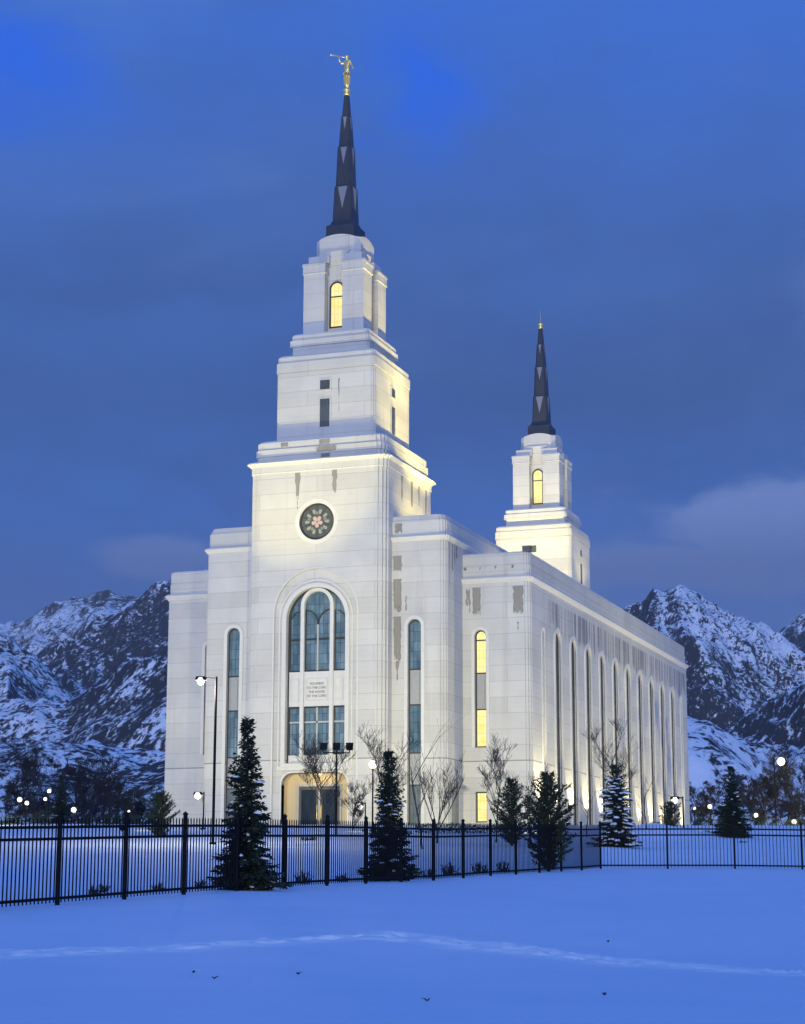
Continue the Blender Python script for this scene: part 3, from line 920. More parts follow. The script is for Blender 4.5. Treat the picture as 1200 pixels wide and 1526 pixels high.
def cb(mb, c, h, z0, z1, h2=None, a=.3):
    h2 = h if h2 is None else h2
    x, y = c
    mb.prism(notched(x - h, x + h, y - h, y + h, a), z0, z1, poly2=notched(x - h2, x + h2, y - h2, y + h2, a))


fm = MB(); cb(fm, (0, 5.5), 5.5, 26.35, 26.42, 5.58, .62); cb(fm, (0, 5.5), 5.56, 26.42, 26.93, a=.62); fm.build('frieze', STONE, temple)
fm = MB(); cb(fm, (0, 5.5), 5.58, 26.93, 27.03, 5.68, .62); cb(fm, (0, 5.5), 5.68, 27.03, 27.16, 5.86, .62); cb(fm, (0, 5.5), 5.86, 27.16, 27.27, 5.78, .62); fm.build('cornice', TRIM, temple)
fm = MB()
cb(fm, (0, 5.5), 5.24, 27.27, 27.75, a=.62); cb(fm, (0, 5.5), 5.32, 27.75, 28.28, a=.62); cb(fm, (0, 5.5), 5.2, 28.28, 28.36, a=.62)
cb(fm, (0, 5.5), 5.22, 28.36, 28.85, a=.62); cb(fm, (0, 5.5), 5.22, 28.85, 29.0, 5.08, .62)
fm.build('parapet', STONE, temple)


def tiers(c, dz, spire_drop):
    x, y = c
    m = MB()
    cb(m, c, 4.06, 28.4 + dz, 34.55 + dz); cb(m, c, 4.02, 34.55 + dz, 34.62 + dz); cb(m, c, 4.12, 34.62 + dz, 35.40 + dz); cb(m, c, 4.02, 35.4 + dz, 35.47 + dz)
    cb(m, c, 4.03, 35.47 + dz, 35.85 + dz); cb(m, c, 4.03, 35.85 + dz, 36.0 + dz, 3.9)
    tier = m.build('tower_tier', STONE, temple)
    for pl in (Plane((x, y - 4.06), (1, 0)), Plane((x + 4.06, y), (0, 1))):
        for (z0, z1) in ((30.07, 32.29), (33.03, 33.77)):
            w = MB(); ring(w, pl, rect(-.52, .52, z0 - .1 + dz, z1 + .1 + dz), rect(-.4, .4, z0 + dz, z1 + dz), -.05, .02)
            wo = w.build('window', STONE, temple)
            w = MB(); pbox(w, pl, -.4, .4, z0 + dz, z1 + dz, -.015, .02); w.build('pane', GLASSG if z0 < 0 else DGL, wo)
    m = MB()
    cb(m, c, 3.2, 36.0 + dz, 36.85 + dz); cb(m, c, 3.36, 36.85 + dz, 37.35 + dz); cb(m, c, 3.24, 37.35 + dz, 37.42 + dz); cb(m, c, 3.24, 37.42 + dz, 37.78 + dz); cb(m, c, 3.24, 37.78 + dz, 37.9 + dz, 3.12)
    m.build('ledge', STONE, temple)
    # belfry: four corner piers about a recessed core
    hb, hi = 2.52, .74
    for sx in (-1, 1):
        for sy in (-1, 1):
            b = MB()
            def q(e, z0, z1, e2=None):
                e2 = e if e2 is None else e2
                xs = sorted([x + sx * (hi - e), x + sx * (hb + e)]); ys = sorted([y + sy * (hi - e), y + sy * (hb + e)])
                xs2 = sorted([x + sx * (hi - e2), x + sx * (hb + e2)]); ys2 = sorted([y + sy * (hi - e2), y + sy * (hb + e2)])
                b.prism([(xs[0], ys[0]), (xs[1], ys[0]), (xs[1], ys[1]), (xs[0], ys[1])], z0 + dz, z1 + dz,
                        poly2=[(xs2[0], ys2[0]), (xs2[1], ys2[0]), (xs2[1], ys2[1]), (xs2[0], ys2[1])])
            q(0, 37.85, 42.88); q(.02, 42.88, 42.96, .1); q(.05, 42.96, 43.55); q(.1, 43.55, 43.72); q(.1, 43.72, 43.82, .02)
            xs = sorted([x + sx * .5, x + sx * 2.24]); ys = sorted([y + sy * .5, y + sy * 2.24])
            b.box(xs[0], xs[1], ys[0], ys[1], 43.82 + dz, 44.42 + dz)
            b.build('belfry_pier', STONE, temple)
    m = MB(); r = 1.75
    m.box(x - r, x + r, y - r, y + r, 37.85 + dz, 44.2 + dz)
    m.build('belfry', STONE, temple)
    for k in range(4):
        t = [(1, 0), (0, 1), (-1, 0), (0, -1)][k]; nn = (t[1], -t[0])
        pl = Plane((x + nn[0] * r, y + nn[1] * r), t)
        w = tall_window(pl, 0, .60, 38.55 + dz, 42.35 + dz, [(38.55 + dz, 41.1 + dz, LIT), (41.1 + dz, 42.35 + dz, LIT)], -.03, surround=0, frame=.13, proud=.1)
        f = MB()   # the fan of stone flaring from the window head up to the crown
        prof = [(42.45, .26, .02), (43.1, .30, .05), (43.7, .42, .10), (44.3, .72, .2), (44.8, 1.15, .3)]
        for (za, wa, da), (zb, wb, db_) in zip(prof[:-1], prof[1:]):
            vs = [pl.p(-wa, za + dz, -da), pl.p(wa, za + dz, -da), pl.p(wb, zb + dz, -db_), pl.p(-wb, zb + dz, -db_),
                  pl.p(-wa, za + dz, .2), pl.p(wa, za + dz, .2), pl.p(wb, zb + dz, .2), pl.p(-wb, zb + dz, .2)]
            f.add(vs, [(0, 1, 2, 3), (1, 5, 6, 2), (4, 0, 3, 7), (0, 4, 5, 1)])
        f.build('stone_fan', STONE, temple)
    # crown with an arched head on every side
    m = MB(); h = 1.88; cc = .42; N = 10
    m.prism([(x - h + cc, y - h), (x + h - cc, y - h), (x + h, y - h + cc), (x + h, y + h - cc), (x + h - cc, y + h), (x - h + cc, y + h), (x - h, y + h - cc), (x - h, y - h + cc)], 44.2 + dz, 45.75 + dz, bottom=True)
    G = [[None] * (N + 1) for _ in range(N + 1)]; vs = []
    for i in range(N + 1):
        for j in range(N + 1):
            a = -1 + 2 * i / N; b = -1 + 2 * j / N
            e = max(abs(a), abs(b)); cut = max(0, abs(a) + abs(b) - (2 - cc / h)) / 2
            px = a - math.copysign(cut, a); py = b - math.copysign(cut, b)
            z = 45.75 + .48 * (1 - min(abs(a), abs(b)) ** 2) * (1 - .15 * (1 - e)) + .14 * (1 - e)
            vs.append((x + px * h, y + py * h, z + dz))
    fs = [(i * (N + 1) + j, (i + 1) * (N + 1) + j, (i + 1) * (N + 1) + j + 1, i * (N + 1) + j + 1) for i in range(N) for j in range(N)]
    m.add(vs, fs)
    edge = [i * (N + 1) for i in range(N + 1)] + [N * (N + 1) + j for j in range(1, N + 1)] + [i * (N + 1) + N for i in range(N - 1, -1, -1)] + [j for j in range(N - 1, 0, -1)]
    ev = [vs[e] for e in edge]; ne = len(ev)
    m.add(ev + [(p_[0], p_[1], 45.75 + dz) for p_ in ev], [(i, (i + 1) % ne, ne + (i + 1) % ne, ne + i)[::-1] for i in range(ne)])
    m.build('crown', STONE, temple)
    # metal cap and spire
    def sqp(h_, ch): return [(x - h_ + ch, y - h_), (x + h_ - ch, y - h_), (x + h_, y - h_ + ch), (x + h_, y + h_ - ch), (x + h_ - ch, y + h_), (x - h_ + ch, y + h_), (x - h_, y + h_ - ch), (x - h_, y - h_ + ch)]
    m = MB(); m.prism(sqp(1.22, .06), 46.2 + dz, 47.25 + dz); m.prism(sqp(1.22, .06), 47.25 + dz, 47.35 + dz, poly2=sqp(1.1, .06)); m.prism(sqp(1.02, .08), 47.35 + dz, 47.7 + dz, poly2=sqp(.9, .1))
    m.build('spire_cap', METAL, temple)
    m = MB(); st = [(47.7, .84, .10), (50.7, .745, .13), (50.78, .69, .20), (54.1, .575, .14), (54.18, .52, .17), (56.75, .36, .10), (56.83, .32, .12), (58.62, .185, .06)]
    zsc = (58.62 - 47.7 - spire_drop) / (58.62 - 47.7)
    def zz(z): return 47.7 + (z - 47.7) * zsc + dz
    for (z0, h0, c0), (z1, h1, c1) in zip(st[:-1], st[1:]): m.prism(sqp(h0, c0), zz(z0), zz(z1), poly2=sqp(h1, c1), bottom=False, top=False)
    sp_ = m.build('spire', METAL, temple)
    for k in range(4):
        t = [(1, 0), (0, 1), (-1, 0), (0, -1)][k]; nn = (t[1], -t[0])
        for (zt, zb, ht, hbt, wd) in ((50.62, 48.75, .745, .81, .40), (54.02, 52.55, .577, .63, .27), (56.68, 55.6, .363, .43, .15)):
            def pt_(a, z, h_): return (x + nn[0] * h_ + t[0] * a, y + nn[1] * h_ + t[1] * a, zz(z))
            m = MB(); m.add([pt_(-wd, zt, ht + .02), pt_(wd, zt, ht + .02), pt_(0, zb, hbt + .015), pt_(-wd, zt, ht - .05), pt_(wd, zt, ht - .05), pt_(0, zb, hbt - .05)],
                  [(0, 2, 1), (0, 1, 4, 3), (1, 2, 5, 4), (2, 0, 3, 5)])
            m.build('spire_ornament', METAL2, sp_)
    m = MB(); zt = zz(58.62); m.lathe([(.22, 0), (.25, .05), (.30, .16), (.24, .24), (.22, .28), (.30, .36), (.33, .46), (.28, .58), (.12, .68)], (x, y, zt), 16)
    m.build('gold_ball', GOLD, sp_, smooth=True)
    return zt + .66


DGL = glass_mat('smoky_glass', (.055, .065, .07), (.09, .10, .105), .15)
zst = tiers((0, 5.5), 0, 0)
zrr = tiers((0, 63.5), -2.75, .35)
m = MB(); m.tube([(0, 63.5, zrr - .05), (0, 63.5, zrr + .5), (0, 63.5, zrr + 1.3)], [.06, .04, .015], 6); m.build('finial', GOLD, temple)
# rear tower base and parapet, mirrored from the front
block('tower', -5.5, 5.5, 58, 69, -1.5, 24.4, {}, a=.62)
fm = MB(); cb(fm, (0, 63.5), 5.3, 24.4, 25.5, a=.62); cb(fm, (0, 63.5), 5.2, 25.5, 26.25, 5.1, .62); fm.build('parapet', STONE, temple)
# flat roofs behind the parapets
rf = MB(); rf.box(-14.7, 14.7, 5.8, 63.2, 17.5, 19.0); rf.box(-9.5, 9.5, 1.7, 67.3, 19.0, 21.7); rf.build('roof', plain('roof_membrane', (.55, .57, .6), .8, noise=.1), temple)


# damp patches where meltwater has run down, plus cable marks on the parapet
def stain(pl, a0, a1, z0, z1, seed, taper=0., mat=STAIN, d=-.004, rag=.35):
    rr = random.Random(seed); L = []; n = 7
    w = a1 - a0
    for k in range(n + 1):   # ragged bottom
        q = k / n; L.append((a0 + taper * w + (w - 2 * taper * w) * q, z0 + rr.uniform(0, rag)))
    for k in range(1, 5):
        q = k / 5; L.append((a1 - taper * w * (1 - q) + rr.uniform(-.06, .06), z0 + rag + (z1 - z0 - rag) * q))
    L += [(a1, z1), (a0, z1)]
    for k in range(4, 0, -1):
        q = k / 5; L.append((a0 + taper * w * (1 - q) + rr.uniform(-.06, .06), z0 + rag + (z1 - z0 - rag) * q))
    mb = MB(); slab(mb, pl, L, d, d + .003); mb.build('damp_stain_or_cable', STAINS if abs(pl.t.y) > .5 else mat, temple)


for i, (z0, z1, tp) in enumerate([(21.3, 22.2, .05), (18.4, 19.75, .0), (15.4, 18.0, .05), (11.6, 15.2, .12)]):
    stain(innerP, 5.58 if i else 5.65, 6.28, z0, z1, 10 + i, tp, d=-.004 if z1 < 20.7 else .056)
stain(innerP, 5.8, 6.05, 10.2, 11.9, 20, .3); stain(innerP, 6.55, 6.68, 15.4, 16.7, 21)
stain(outerP, 10.42, 11.12, 15.45, 17.72, 22, .04); stain(outerP, 13.62, 14.50, 15.3, 17.7, 23, .03, mat=STAIN)
stain(outerP, 9.95, 10.12, 16.2, 17.6, 24); stain(outerP, 13.95, 14.05, 14.2, 15.0, 25)
stain(outerP, 10.18, 10.30, 15.6, 17.6, 28)
stain(TF, -1.85, -1.32, 24.1, 26.3, 26, .30, rag=.6); stain(TF, 1.18, 1.66, 24.3, 26.3, 27, .27, rag=.6)
stain(TF, -1.6, -1.5, 23.3, 24.3, 29, .2)
pp = Plane((0, .18), (1, 0)); stain(pp, -.2, 1.5, 27.8, 28.26, 30, .05, rag=.1); stain(Plane((0, .28), (1, 0)), -.05, .95, 28.4, 28.82, 31, .03, rag=.1)
stain(Plane((0, .28), (1, 0)), -3.1, -2.5, 28.42, 28.8, 32, .03, rag=.08); stain(Plane((0, .26), (1, 0)), .1, .95, 27.32, 27.7, 33, .03, mat=STAIN2, rag=.08)
stain(Plane((0, 1.44), (1, 0)), 1.09, 1.2, 30.9, 33.8, 34, .2, mat=STAIN2)
for i, (a, w_, z0) in enumerate([(3.4, .35, 24.2), (5.6, .5, 24.0), (7.4, .3, 24.6), (9.0, .4, 23.6)]):
    stain(Plane((5.5, 0), (0, 1)), a, a + w_, z0, 26.3, 40 + i, .2, rag=.5)
for i, (a, w_, z0) in enumerate([(2.3, .16, 17.0), (2.9, .3, 18.4), (3.5, .2, 19.0), (3.9, .35, 19.3)]):
    stain(Plane((9.68, 0), (0, 1)), a, a + w_, z0, 20.7, 50 + i, .15, mat=STAIN2, rag=.6)
for i, (a, w_) in enumerate([(9.75, .25), (11.0, .12), (12.2, .1), (13.5, .2)]):
    stain(outerP, a, a + w_, 19.0, 19.3, 60 + i, .1, mat=STAIN2, d=.052, rag=.1)  # stain patches standing for the railing cable on the wing parapet


# ------------------------------------------------------------------ the gilded statue on the tall spire
def build_statue(zb):
    root = empty('statue', (0, 5.5, zb))
    tag(root, 'golden robed trumpeter statue standing on the ball of the tallest spire', 'statue')
    # body axes: faces towards the viewer's left; local x = along facade, local -y = front
    BK = 1.32
    P = [  # position, radius
        ((0, 0, 1.62), (.17, .15)), ((0, 0, 2.0), (.19, .14)), ((0, 0, 2.34), (.24, .15)), ((0, 0, 2.48), (.11, .10)), ((0, -.01, 2.58), (.075, .075)),
        ((-.01, -.03, 2.72), (.125, .14)), ((-.01, -.02, 2.87), (.10, .11)),                                    # 4..6 neck, head
        ((-.27, 0, 2.40), (.09, .09)), ((-.50, -.08, 2.28), (.075, .075)), ((-.63, -.20, 2.55), (.055, .055)), ((-.60, -.26, 2.70), (.05, .04)),  # right arm raised to the horn
        ((.28, 0, 2.38), (.09, .09)), ((.42, .04, 2.08), (.07, .07)), ((.56, -.02, 1.82), (.052, .052)), ((.60, -.04, 1.70), (.045, .04)),      # left arm held down and out
        ((-.06, 0, 1.45), (.17, .16)), ((-.07, -.02, .80), (.15, .15)), ((-.03, -.04, .25), (.10, .12)), ((-.02, -.02, .06), (.085, .11)),
        ((.08, .02, 1.45), (.15, .15)), ((.10, .06, .80), (.12, .12)), ((.06, .06, .25), (.09, .10)), ((.05, .05, .06), (.08, .10)),
    ]
    E = [(0, 1), (1, 2), (2, 3), (3, 4), (4, 5), (5, 6), (2, 7), (7, 8), (8, 9), (9, 10), (2, 11), (11, 12), (12, 13), (13, 14), (0, 15), (15, 16), (16, 17), (17, 18), (0, 19), (19, 20), (20, 21), (21, 22)]
    me = bpy.data.meshes.new('body'); me.from_pydata([p[0] for p in P], E, [])
    o = bpy.data.objects.new('body', me); COL.objects.link(o)
    md = o.modifiers.new('skin', 'SKIN')
    for i, (p, r) in enumerate(P): me.skin_vertices[0].data[i].radius = (r[0] * BK, r[1] * BK)
    me.skin_vertices[0].data[0].use_root = True
    o.modifiers.new('sub', 'SUBSURF').levels = 2; o.modifiers['sub'].render_levels = 2
    bpy.context.view_layer.update()
    m2 = bpy.data.meshes.new_from_object(o.evaluated_get(bpy.context.evaluated_depsgraph_get()))
    bpy.data.objects.remove(o)
    m2.materials.clear(); m2.materials.append(GOLD)
    m2.polygons.foreach_set('use_smooth', [True] * len(m2.polygons))
    # face, hands' fingers and hem folds joined to the same mesh
    bm = bmesh.new(); bm.from_mesh(m2)
    x = MB()
    x.tube([(-.03, -.19, 2.78), (-.035, -.225, 2.72), (-.03, -.19, 2.70)], [.018, .026, .012], 5)
    for sx in (-1, 1): x.tube([(-.02 + sx * .05, -.19, 2.755), (-.02 + sx * .05, -.205, 2.755)], [.016, .008], 5)
    x.tube([(-.07, -.185, 2.655), (.02, -.185, 2.655)], .012, 5)
    for k in range(4):
        a = k * .035
        x.tube([(-.60, -.27 - a * .6, 2.70 + a * .3), (-.65, -.30 - a * .5, 2.74 + a * .3), (-.66, -.27 - a * .5, 2.79 + a * .3)], [.018, .016, .010], 5)
        x.tube([(.60, -.06 + a, 1.70), (.63, -.07 + a, 1.62), (.62, -.08 + a, 1.54 + .01 * k)], [.018, .015, .009], 5)
    x.tube([(-.57, -.25, 2.70), (-.56, -.30, 2.75), (-.59, -.33, 2.79)], [.018, .015, .010], 5)
    x.tube([(.58, -.05, 1.70), (.55, -.08, 1.64), (.55, -.09, 1.58)], [.018, .015, .010], 5)
    for k in range(9):
        a = 2 * PI * k / 9
        x.tube([(.20 * math.cos(a), .18 * math.sin(a), 1.62), (.26 * math.cos(a), .23 * math.sin(a), 1.0), (.20 * math.cos(a) + .01, .20 * math.sin(a), .35)], [.03, .05, .04], 5)
    m3 = bpy.data.meshes.new('t'); m3.from_pydata(x.v, [], x.f); bm.from_mesh(m3)
    bm.to_mesh(m2); bm.free(); bpy.data.meshes.remove(m3)
    ob = bpy.data.objects.new('body', m2); COL.objects.link(ob); ob.parent = root; ob.rotation_euler = (0, 0, -.25)
    t = MB(); t.tube([(-.06, -.17, 2.70), (-.45, -.26, 2.83), (-.90, -.36, 2.99), (-1.18, -.42, 3.09), (-1.28, -.44, 3.125), (-1.33, -.45, 3.145)], [.025, .032, .040, .055, .08, .115], 8)
    to = t.build('trumpet', GOLD, root, smooth=True); to.rotation_euler = (0, 0, -.25)
    hr = MB(); hr.lathe([(.15, -.02), (.18, .05), (.17, .15), (.11, .23), (.02, .25)], (-.01, .005, 2.73), 12); ho = hr.build('hair', GOLD, root, smooth=True); ho.rotation_euler = (0, 0, -.25)


build_statue(zst - .08)


# ------------------------------------------------------------------ fence
FENCE_H = 1.80


def fence(p0, d, n, label, first=True, last=True, seed=0):
    """n panels from p0 along d (metres per panel)"""
    root = empty('metal_fence', (p0.x, p0.y, gz(p0.x, p0.y))); tag(root, label, 'fence')
    base = Vector(root.location)
    P = []
    for k in range(n + 1):
        q = Vector((p0.x + d.x * k, p0.y + d.y * k, 0)); q.z = gz(q.x, q.y); P.append(q)
    t = Vector((d.x, d.y, 0)).normalized(); nn = Vector((-t.y, t.x, 0))
    post = MB(); h = .038
    post.box(-h, h, -h, h, -.3, FENCE_H + .06); post.box(-h - .012, h + .012, -h - .012, h + .012, FENCE_H + .06, FENCE_H + .09)
    post.add([(-h, -h, FENCE_H + .09), (h, -h, FENCE_H + .09), (h, h, FENCE_H + .09), (-h, h, FENCE_H + .09), (0, 0, FENCE_H + .14)], [(0, 1, 4), (1, 2, 4), (2, 3, 4), (3, 0, 4)])
    po = None; ang = math.atan2(t.y, t.x)
    for k in range(n + 1):
        if (k == 0 and not first) or (k == n and not last): continue
        if po is None: o = po = post.build('post', BLACK, root)
        else: o = po.copy(); COL.objects.link(o); o.parent = root
        o.location = P[k] - base; o.rotation_euler = (0, 0, ang)
    for k in range(n):
        a, b = P[k] - base, P[k + 1] - base
        mb = MB(); NPK = 18
        for zz in (.14, FENCE_H - .44, FENCE_H - .20):
            q0, q1 = a + Vector((0, 0, zz)), b + Vector((0, 0, zz)); w = .020; hh = .030
            mb.add([q0 - nn * w - Vector((0, 0, hh)), q1 - nn * w - Vector((0, 0, hh)), q1 + nn * w - Vector((0, 0, hh)), q0 + nn * w - Vector((0, 0, hh)),
                    q0 - nn * w + Vector((0, 0, hh)), q1 - nn * w + Vector((0, 0, hh)), q1 + nn * w + Vector((0, 0, hh)), q0 + nn * w + Vector((0, 0, hh))],
                   [(0, 3, 2, 1), (4, 5, 6, 7), (0, 1, 5, 4), (1, 2, 6, 5), (2, 3, 7, 6), (3, 0, 4, 7)])
        for i in range(1, NPK + 1):
            f = i / (NPK + 1); c = a + (b - a) * f; w = .0115
            x0, y0, z0 = c.x, c.y, c.z
            pts = [c + t * sx * w + nn * sy * w for sx, sy in ((-1, -1), (1, -1), (1, 1), (-1, 1))]
            mb.add([(p.x, p.y, z0 + .05) for p in pts] + [(p.x, p.y, z0 + FENCE_H - .05) for p in pts] + [(x0, y0, z0 + FENCE_H)],
                   [(0, 1, 5, 4), (1, 2, 6, 5), (2, 3, 7, 6), (3, 0, 4, 7), (4, 5, 8), (5, 6, 8), (6, 7, 8), (7, 4, 8)])
        mb.build('picket_panel', BLACK, root)
    return P[-1]


def atd(u, D):
    s_ = (u - 600) * D * cp_ / FPX; return CAM + FH * D + RH * s_


D0 = 41.6
Q0 = (85 - 600) / (FPX / cp_)
s0 = -0.17539508 * D0 * cp_; ds = .02499539 * D0 * cp_; dD = .06410362 * D0
f0 = CAM + FH * D0 + RH * s0; fd = FH * dD + RH * ds
pstart = f0 - fd * 3
corner = fence(pstart, fd, 18, 'black picket fence run climbing from the near left to the middle of the snowfield')
cD = D0 + 15 * dD; cs = s0 + 15 * ds
rd = (RH * 2.72 + FH * -.14)
fence(Vector((corner.x, corner.y, 0)), rd, 5, 'black picket fence run standing square across the right side of the snowfield', first=False)


# ------------------------------------------------------------------ trees
def needle_mat(name, c1, c2):
    m, gg, bs = material(name)
    t = gg.node('ShaderNodeTexCoord'); n = gg.noise(t.outputs['Object'], 3.5, 4, .6)
    gg.put(bs.inputs['Base Color'], gg.mix(gg.step(n, .35, .65), (*c1, 1), (*c2, 1))); bs.inputs['Roughness'].default_value = .75
    bs.inputs['Specular IOR Level'].default_value = .2
    return m


SPRUCE = needle_mat('spruce_needles', (.010, .020, .016), (.028, .045, .034))
PINE = needle_mat('pine_needles', (.014, .026, .015), (.040, .055, .030))
BARK = plain('bark', (.030, .025, .022), .9, noise=.3, scale=8)
TWIG = plain('twig_bark', (.028, .023, .022), .9, noise=.2, scale=6)
SNOWLOAD = plain('snow_load', (.78, .82, .90), .8, noise=.04, scale=4)


def conifer(loc, H, R, seed, label, cat='tree', snow=.15, pine=False, droop=.25, name='spruce_tree', group=None, dense=1.0, lean=0, bare_base=.02, taper=1.0, mat=None):
    rr = random.Random(seed)
    root = empty(name, loc); tag(root, label, cat, group)
    tm = MB(); tm.tube([(0, 0, -.3), (lean * .3, 0, H * .4), (lean * .8, 0, H * .8), (lean, 0, H * .985)], [H * .022, H * .016, H * .008, .006], 7)
    tm.build('trunk', BARK, root)
    cm = MB(); sm = MB()
    nb_tot = int(H * (46 if not pine else 30) * dense)
    ph = [rr.uniform(0, 6.28) for _ in range(4)]
    for li in range(nb_tot):
        f = ((li + rr.uniform(0, 1)) / nb_tot) ** 1.12; f = min(f, .97)
        if f > .76 and not pine and rr.random() < .45: continue
        z = H * (bare_base + (1 - bare_base) * f)
        a = li * 2.39996 + rr.uniform(-.5, .5)
        prof = (1 - f) ** (.9 * taper) if not pine else min(1.0, (1.02 - f) * 1.7) ** .8 * min(1, .55 + f * 2.2)
        lump = 1 + .20 * math.sin(a * 2 + ph[0] + 9 * f) + .16 * math.sin(23 * f + ph[1]) + .10 * math.sin(a * 3 + ph[2])
        L = R * prof * lump * min(1, .62 + f * 7) * rr.uniform(.70, 1.12) * (1.18 if rr.random() < .12 else 1) + .07
        up = ((-droop - .12 * (1 - f)) + (max(f - .55, 0) * 2.4) if not pine else .15 + .55 * f) + rr.uniform(-.14, .14)
        dirh = Vector((math.cos(a), math.sin(a), 0)); side = Vector((-dirh.y, dirh.x, 0))
        pts = []; ns = max(3, int(L / .085))
        for k in range(ns + 1):
            q = k / ns
            pts.append(Vector((lean * f, 0, max(z, .06))) + dirh * L * q + Vector((0, 0, max(up * L * q + .24 * L * q * q, -z + .03))) + side * rr.uniform(-.02, .02) * L)
        cm.tube([pts[0], pts[-1]], [.010 + .006 * L, .004], 3, caps=False)
        for k in range(1, ns + 1):
            q = k / ns; c = pts[k]
            wl = (.20 * L * (1 - .6 * q) + .085) if not pine else .20
            for rep in range(9 if not pine else 10):
                sgn = rr.choice((-1, 1))
                if not pine:
                    tip = c + side * sgn * wl * rr.uniform(.25, 1.1) + dirh * wl * rr.uniform(.2, .9) + Vector((0, 0, rr.uniform(-.75, .25) * wl)); wd = rr.uniform(.011, .024)
                else:
                    tip = c + side * sgn * wl * rr.uniform(.1, .9) + dirh * wl * rr.uniform(-.2, .9) + Vector((0, 0, rr.uniform(-.3, 1.0) * wl)); wd = rr.uniform(.012, .026)
                if tip.z < .01: tip.z = .01
                v = (tip - c); wv = v.cross(Vector((rr.uniform(-1, 1), rr.uniform(-1, 1), rr.uniform(-1, 1)))).normalized() * wd
                cm.add([c - wv * .5, c + wv * .5, c + v * .6 + wv, tip, c + v * .6 - wv], [(0, 1, 2, 3, 4)])
            if rr.random() < snow * .16 and k > ns * .4 and f < .78:
                w = rr.uniform(.045, .105) * (1 + snow * .4); c2 = c + Vector((0, 0, .05))
                l_ = (dirh + side * rr.uniform(-.6, .6) + Vector((0, 0, up * .6))) * w * rr.uniform(.8, 1.7); s2 = side * w * rr.uniform(.7, 1.1)
                zt = Vector((0, 0, w * .38))
                ring8 = [c2 + l_ * math.cos(b) + s2 * math.sin(b) for b in [i * PI / 4 for i in range(8)]]
                ring4 = [c2 + l_ * .6 * math.cos(b) + s2 * .6 * math.sin(b) + zt for b in [i * PI / 4 for i in range(8)]]
                sm.add(ring8 + ring4, [(i, (i + 1) % 8, 8 + (i + 1) % 8, 8 + i) for i in range(8)] + [tuple(range(8, 16)), tuple(reversed(range(8)))])
    # leader
    for k in range(14):
        zz = H * (.93 + .07 * k / 14); a = rr.uniform(0, 6.28); l = .10 + .16 * (1 - k / 14)
        c = Vector((lean, 0, zz)); tip = c + Vector((math.cos(a) * l, math.sin(a) * l, l * .8)); v = tip - c
        wv = v.orthogonal().normalized() * .03; cm.add([c - wv, c + wv, tip], [(0, 1, 2)])
    cm.build('crown', mat or (PINE if pine else SPRUCE), root)
    if sm.v: tag(sm.build('snow_load', SNOWLOAD, root, smooth=True), kind='stuff')
    return root


def bare_tree(loc, H, seed, label, spread=.5, stems=1, group=None, twig=1.0, name='bare_tree', first=.25, depth=4, mat=None, cat='tree', r0=None, up=.55, rmin=.0045):
    rr = random.Random(seed)
    root = empty(name, loc); tag(root, label, cat, group)
    tm = MB(); bm_ = MB()

    def grow(mb, p, d, L, r, lev):
        n = 4 if lev < 3 else 2; pts = [p]; rad = [r]; q = p.copy(); dd = d.copy()
        for k in range(n):
            dd = (dd + Vector((rr.uniform(-1, 1), rr.uniform(-1, 1), rr.uniform(-.3, 1) * up)) * .13).normalized()
            q = q + dd * L / n; pts.append(q.copy()); rad.append(max(r * (1 - .6 * (k + 1) / n), rmin))
        mb.tube(pts, rad, 5 if lev < 2 else 3, caps=False)
        if lev >= depth: return
        nb = rr.randint(4, 6) if lev == 0 else rr.randint(3, 5)
        nb = max(2, int(nb * twig))
        for k in range(nb):
            f = rr.uniform(first if lev == 0 else .2, 1.0); i = min(n - 1, int(f * n)); c = pts[i] + (pts[i + 1] - pts[i]) * (f * n - i)
            ax = Vector((rr.uniform(-1, 1), rr.uniform(-1, 1), rr.uniform(-.2, .6))).normalized()
            nd = (dd * (1 - spread) + ax * spread * 1.2 + Vector((0, 0, .25 * up))).normalized()
            grow(bm_, c, nd, L * rr.uniform(.42, .68), r * .5 * rr.uniform(.7, 1.0), lev + 1)

    for s_ in range(stems):
        a = 2 * PI * s_ / max(stems, 1) + rr.uniform(-.3, .3); tilt = 0.04 if stems == 1 else rr.uniform(.25, .55)
        d = Vector((math.cos(a) * tilt, math.sin(a) * tilt, 1)).normalized()
        p0 = Vector((0, 0, -.2)) if stems == 1 else Vector((math.cos(a) * .05, math.sin(a) * .05, H * .18 - .05))
        grow(tm if s_ == 0 else bm_, p0, d, H * (.74 if stems == 1 else .58), r0 or (H * .012 + .01), 0 if stems == 1 else 1)
    if stems > 1: tm.tube([(0, 0, -.2), (0, 0, H * .18)], [H * .018, H * .014], 6)
    tm.build('trunk', BARK, root); bm_.build('branches', mat or TWIG, root)
    return root


def place(u, D): return at(u, D)


# conifers from left to right
conifer(at(366, 50.5), 4.35, .74, 1, 'tall dark spruce with a bare-tipped top just behind the fence, left of the temple door', snow=.30, dense=1.75, droop=.34, taper=1.12)
conifer(at(580, 61.5), 4.0, .74, 2, 'dark narrow-topped spruce behind the fence under the tall blue window', snow=.45, dense=1.7, droop=.24, taper=1.15)
conifer(at(820, 76), 3.6, .86, 3, 'bushy dark pine behind the fence at the temple corner', pine=True, snow=.05, name='pine_tree', dense=1.0)
conifer(at(923, 103), 4.25, 1.08, 4, 'stout spruce heavily laden with snow in front of the long side windows', snow=1.7, dense=1.2, droop=.30, taper=.7)
conifer(at(765, 104), 3.35, .80, 5, 'small rounded pine beside the lit ground floor window', pine=True, snow=.05, name='pine_tree', dense=1.0)
conifer(at(1097, 116), 4.15, 1.02, 6, 'dark spruce standing alone on the snow right of the temple', snow=.18, dense=1.4, droop=.28, taper=.95)
